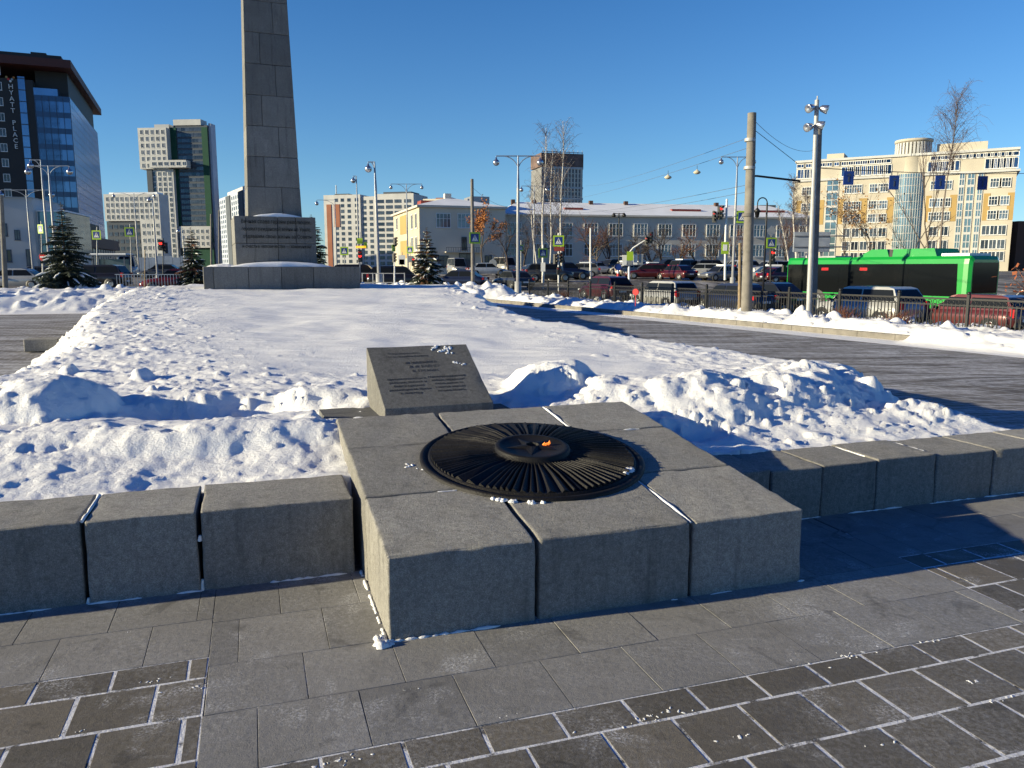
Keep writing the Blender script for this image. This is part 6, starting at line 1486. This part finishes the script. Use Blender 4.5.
# right hand signals
tr = sign_post(742, 217, 47, .70, 'tall white post with an arm carrying red signal lamps and a blue crossing sign', pt=205, px_b=725, pb=278, cat='traffic light', m=M_WHITE, r=.001)
b = MB(); b.tube([at(725, 280, 47), at(725.5, 240, 47), at(727, 199, 47)], [.075, .07, .06], M_WHITE, 8); b.tube([at(727, 217, 47), at(744, 216, 47)], .035, M_WHITE, 6); b.tube([at(727, 214, 47), at(716, 214, 47)], .04, M_WHITE, 6); b.build('mast', tr)
signal_head(tr, at(720, 213, 46.9), .5, 0, .85); signal_head(tr, at(714.5, 217, 46.9), -.6, None, .7)
b = MB(); p = at(725, 248, 46.8); b.box(p, (.42, .03, .70), M_SIGNG); b.box((p.x, p.y - .02, p.z + .02), (.24, .02, .36), M_SIGNW); b.build('yellow_sign', tr)
sign_post(771, 243, 44, .58, 'crossing sign below a diamond sign with a red lit signal left of the bus', pb=285, pt=228, cat='traffic light', px_b=771, r=.05, m=M_IRON, signals=((772, 257, .2, 0, .85),), rot=.1)
dm = sign_post(771.5, 231, 43.5, 0, 'yellow diamond priority sign above the crossing sign', pt=226, pb=236, r=.02, zb=zat(237, 43.5)); b = MB(); b.box(at(771.5, 231, 43.4), (.42, .03, .42), M_SIGNBK, M=Matrix.Rotation(math.pi / 4, 3, 'Y')); b.build('diamond', dm)
ms = pole_thing('traffic_light', 'curved signal arm with a white lattice board over the car park', 'traffic light', at(629, 288, 68), at(629, 252, 68), .11, .08, M_WHITE, 8)
b = MB(); b.tube([at(629, 253, 68), at(633, 248, 68), at(640, 243.5, 68), at(646, 240, 68)], .06, M_WHITE, 6); b.build('arm', ms)
signal_head(ms, at(650.5, 238, 67.9), .3, None, 1.0); signal_head(ms, at(646.5, 241, 67.9), -.6, None, .8)
b = MB()
for k in range(4): b.box(at(624.5 + k * 5.4, 260 - k * .2, 67.8), (.38, .04, .85), M_SIGNBK if k % 2 else M_WHITE)
for z_ in (255.5, 265): b.tube([at(620, z_ + .8, 67.9), at(643.5, z_ - .8, 67.9)], .05, M_WHITE, 5)
b.build('lattice_board', ms)
b = MB(); b.box(at(630, 256, 67.6), (.55, .03, .75), M_SIGNG); b.build('yellow_sign', ms)
bl = sign_post(618, 267, 60, 0, 'red and white banded post with a small round blue sign', pb=288, m=M_WHITE, r=.09, pt=266); b = MB()
b.lathe(at(618, 267, 59.9), [(.001, 0), (.26, 0), (.26, .03)], M_SIGNB, 16, False, (0, -1, 0)); b.build('round_sign', bl)
b = MB(); b.lathe(at(618, 275, 60), [(.095, -.12), (.095, .12)], M_SIGNR, 10); b.lathe(at(618, 281, 60), [(.095, -.12), (.095, .12)], M_SIGNR, 10); b.build('red_band', bl)
plain(590.5, 228, 278, 80, 'slim white post in front of the long building', M_WHITE, .09, 0)
plain(619, 213, 285, 62, 'dark slender lamp pole in the middle of the car park', M_IRON, .055, -.2)
b = MB(); hp = at(619, 214, 62); th_ = thing('twin_lamp_head', 'small twin black lamp heads on the dark slender pole', 'street lamp', hp)
for sg in (-1, 1): b.tube([hp, hp + Vector((sg * .35, 0, .05))], .03, M_IRON, 5); b.lathe(hp + Vector((sg * .4, 0, -.1)), [(.02, .2), (.14, .05), (.16, -.1), (.001, -.12)], M_IRON, 10)
b.build('lamp_head', th_)
# ornamental lantern
lt = thing('ornamental_lantern', 'black wrought iron crook lamp post with a hanging lantern', 'street lamp', at(763, 292, 40)); bb = at(763, 292, 40); tz = at(763, 203, 40).z
b = MB(); b.tube([(bb.x, bb.y, sz(bb.x, 40) - .1), (bb.x, bb.y, sz(bb.x, 40) + 1.0), (bb.x, bb.y, sz(bb.x, 40) + 1.01), (bb.x, bb.y, tz)], [.11, .10, .06, .045], M_IRON, 8); b.tube([(bb.x - .24 + .24 * math.cos(a), bb.y, tz + .26 * math.sin(a)) for a in np.linspace(0, math.pi, 10)] + [(bb.x - .48, bb.y, tz - .25)], .03, M_IRON, 6); b.build('post', lt)
b = MB(); b.lathe((bb.x - .48, bb.y, tz - .45), [(.02, .22), (.06, .18), (.20, .02), (.13, 0), (.10, -.22), (.05, -.26), (.001, -.3)], M_IRON, 10); b.build('lantern', lt)
# left hand signs
sign_post(97, 235, 58, .66, 'blue crossing sign on a post right of the large spruce', pb=282, rot=0)
sign_post(130, 232, 62, .72, 'crossing sign on a tilted post before the blue hoarding', pb=284, rot=.15, px_b=132)
sign_post(41, 229, 60, .66, 'yellow green crossing sign seen edge on by the glazed corner', pb=262, back=False, rot=-.5)
ne = sign_post(43, 257, 56, 0, 'red round no entry sign left of the large spruce', pb=285, pt=254); b = MB(); pz = at(43, 257, 55.9)
b.lathe(pz, [(.001, .0), (.28, .0), (.30, -.03)], M_SIGNR, 18, False, (0, -1, 0)); b.box((pz.x, pz.y - .012, pz.z), (.40, .02, .09), M_SIGNW); b.build('round_sign', ne)
tl2 = sign_post(163, 248, 60, 0, 'traffic light glowing red in front of the white gridded tower', pb=282, pt=238, cat='traffic light', m=M_IRON); signal_head(tl2, at(161.5, 245.5, 59.9), .1, 0, 1.25, 2); signal_head(tl2, at(166, 248, 59.9), -.9, None, .9)
plain(6, 195, 296, 42, 'pale leaning pole at the left edge of the photo', M_CONC, .12, .3, 1)
plain(211, 214, 275, 70, 'thin pole before the long pale block', M_CONC, .09, .2)
plain(219, 210, 275, 76, 'thin dark pole left of the obelisk pedestal', M_CONC_D, .09, .2)
plain(145, 250, 296, 40, 'thin brown stake in the far snow bank', M_WOOD, .03, .5)
plain(394.5, 262, 291, 40, 'short white post in the snow beside the small spruce', M_WHITE, .035, .5)
rd = thing('red_marker_disc', 'small red disc on a stick tied to the middle of the fence', 'sign', kn(8.9, 2.35, .2)); c_ = kn(8.9, 2.38, .0)
c_ = at(637.5, 292, c_.y); b = MB(); b.lathe(c_ + Vector((-.08, -.06, 0)), [(.001, 0), (.11, 0), (.12, -.02)], M_SIGNR, 14, False, (-.5, -.86, 0)); b.build('disc', rd); b = MB(); b.tube([c_ + Vector((-.07, -.04, -.5)), c_ + Vector((-.07, -.04, .05))], .014, M_SIGNR, 5); b.build('stick', rd)
# round sign by the white minibus
rs_ = sign_post(493, 263, 92, 0, 'dark round sign on a pole beside the white minibus', pt=259, pb=280); b = MB(); b.lathe(at(493, 263, 91.9), [(.001, 0), (.42, 0), (.44, -.04)], M_SIGNBK, 14, False, (0, -1, 0)); b.build('round_sign', rs_)
# billboard behind the bus
bbd = thing('billboard', 'grey back of a large billboard on a frame behind the bus', 'billboard', (xat(812, 80), 80, sz(xat(812, 80), 80)))
b = MB(); a_, c_ = at(793, 252, 80), at(830, 232, 80); b.box(((a_.x + c_.x) / 2, 80, (a_.z + c_.z) / 2), (c_.x - a_.x, .25, c_.z - a_.z), mat('grey_blue_panel', (.30, .33, .38), .7, 0, .15, .6)); b.build('panel', bbd)
b = MB()
for x in (a_.x + .7, c_.x - .7): b.box((x, 80.1, (a_.z + sz(a_.x, 80)) / 2), (.22, .22, a_.z - sz(a_.x, 80) + 1), M_SIGNBK)
for z in (a_.z + .5, c_.z - .4): b.tube([(a_.x, 79.8, z), (c_.x + 1.7, 79.8, z)], .07, M_SIGNBK, 5)
b.build('frame', bbd)
# hanging lane signs and wires
wr = thing('span_wire', 'span wire over the street carrying four blue lane signs', 'wire', at(818, 165, 26.5)); b = MB()
def sag(p, q, s, n=14): p, q = Vector(p), Vector(q); return [p.lerp(q, i / n) + Vector((0, 0, -s * 4 * (i / n) * (1 - i / n))) for i in range(n + 1)]
W0, W1 = at(818, 168, 26.5), at(1120, 168, 46); b.tube(sag(W0, W1, .25), .014, M_IRON, 4); b.build('cable', wr)
for i, (px, py, w_, h_) in enumerate(((848.5, 178, 9.5, 13), (894, 182.5, 9, 13.5), (940, 182.5, 9, 13), (982.5, 183, 9, 13))):
    ll = W1 - W0; r_ = (px - 512) / 788.5; k = (r_ * W0.y - W0.x) / (ll.x - r_ * ll.y); Y = W0.y + ll.y * k; p = at(px, py, Y); sc_ = Y / 780
    t = thing('lane_sign', ['leftmost of the four blue lane signs hanging over the street', 'second blue lane sign from the left, before the glass bay', 'third blue lane sign, beside the thin leaning tree', 'rightmost of the four hanging blue lane signs'][i], 'sign', p, 'blue lane signs on the span wire')
    b = MB(); b.box(p, (w_ * sc_ * 1.02, .05, h_ * sc_), M_SIGNB); b.build('sign_plate', t)
    b = MB(); b.box((p.x, p.y - .03, p.z - .04), (.05, .012, h_ * sc_ * .4), M_MULL); b.add([(p.x - .09, p.y - .032, p.z + h_ * sc_ * .18), (p.x + .09, p.y - .032, p.z + h_ * sc_ * .18), (p.x, p.y - .032, p.z + h_ * sc_ * .34)], [(0, 1, 2)], M_MULL); b.build('arrow', t)
    b = MB(); 
    for sg in (-1, 1): b.tube([p + Vector((sg * .12, 0, h_ * sc_ * .5)), (p.x + sg * .12, p.y, W0.z + (W1.z - W0.z) * k - .25 * 4 * k * (1 - k))], .010, M_IRON, 4)
    b.build('hanger', t)
for lab, pts in (('upper thin overhead wire left of the concrete pole', (at(748, 138, 25.8), at(585, 186, 120))), ('middle thin overhead wire crossing to the concrete pole', (at(748, 148, 25.8), at(560, 200, 130))), ('lower thin trolley wire left of the concrete pole', (at(747, 185, 25.8), at(560, 212, 110))), ('lowest trolley wire near the long roof', (at(747, 192, 25.8), at(600, 210, 120))),
                 ('thin wire from the weathered pole to the lamp', (at(473, 188, 44), at(517, 206, 60))), ('thin wire from the pole top to the right', (at(752, 118, 25.8), at(815, 150, 40)))):
    t = thing('overhead_wire', lab, 'wire', pts[0], 'overhead wires'); b = MB(); b.tube(sag(pts[0], pts[1], .4), .009, mat('thin_grey_wire', (.10, .12, .15), .6), 3); b.build('cable', t)
for px, py, lab in ((668, 177, 'left small pale lamp hanging on the overhead wire'), (697, 172, 'right small pale lamp hanging on the overhead wire')):
    Y = 70; p = at(px, py, Y); t = thing('hanging_lamp', lab, 'street lamp', p); b = MB(); b.lathe(p, [(.03, .22), (.10, .14), (.30, .02), (.33, -.05), (.2, -.16), (.001, -.2)], M_PLASTER, 12); b.build('lamp_shade', t); b = MB(); b.tube([p + Vector((0, 0, .2)), p + Vector((0, 0, .55))], .02, M_IRON, 4); b.build('hook', t)
# bus stop and street railing at far left
bs = thing('bus_shelter', 'dark roofed bus shelter with snow at the far left street', 'bus shelter', (xat(112, 86), 86, .5)); b = MB(); p = Vector((xat(112, 86), 86, .5))
for sx in (-1.7, 1.7): 
    for sy in (-.6, .6): b.box((p.x + sx, p.y + sy, p.z + 1.2), (.12, .12, 2.5), M_MULL)
b.build('posts', bs); b = MB(); b.box((p.x, p.y, p.z + 2.5), (4.2, 1.9, .16), M_MULL); b.build('roof', bs); b = MB(); b.box((p.x, p.y, p.z + 2.64), (4.0, 1.7, .12), M_ROOFSNOW); b.build('roof_snow', bs); b = MB(); b.box((p.x, p.y + .62, p.z + 1.2), (3.3, .04, 1.8), M_GLASSL); b.build('glass_panel', bs)
rl2 = thing('street_railing', 'low blue grey street railing behind the far left snow bank', 'railing', (xat(140, 50), 50, .3)); b = MB()
for k in range(26):
    x = xat(116, 50) + k * .19; b.box((x, 50, .85), (.03, .03, .9), M_LAMPBLUE)
for z in (.5, 1.28): b.box((xat(116, 50) + 2.4, 50, z), (5.0, .04, .05), M_LAMPBLUE)
b.build('bars', rl2)
gr = thing('street_railing', 'galvanised pipe railing right behind the obelisk base', 'railing', (xat(365, 41), 41, .5)); b = MB()
for k in range(5): b.box((xat(362, 41) + k * .55, 41, .95), (.05, .05, 1.0), M_GALV)
for z in (.95, 1.42): b.tube([(xat(362, 41), 41, z), (xat(362, 41) + 2.2, 41, z)], .025, M_GALV, 6)
b.build('bars', gr)
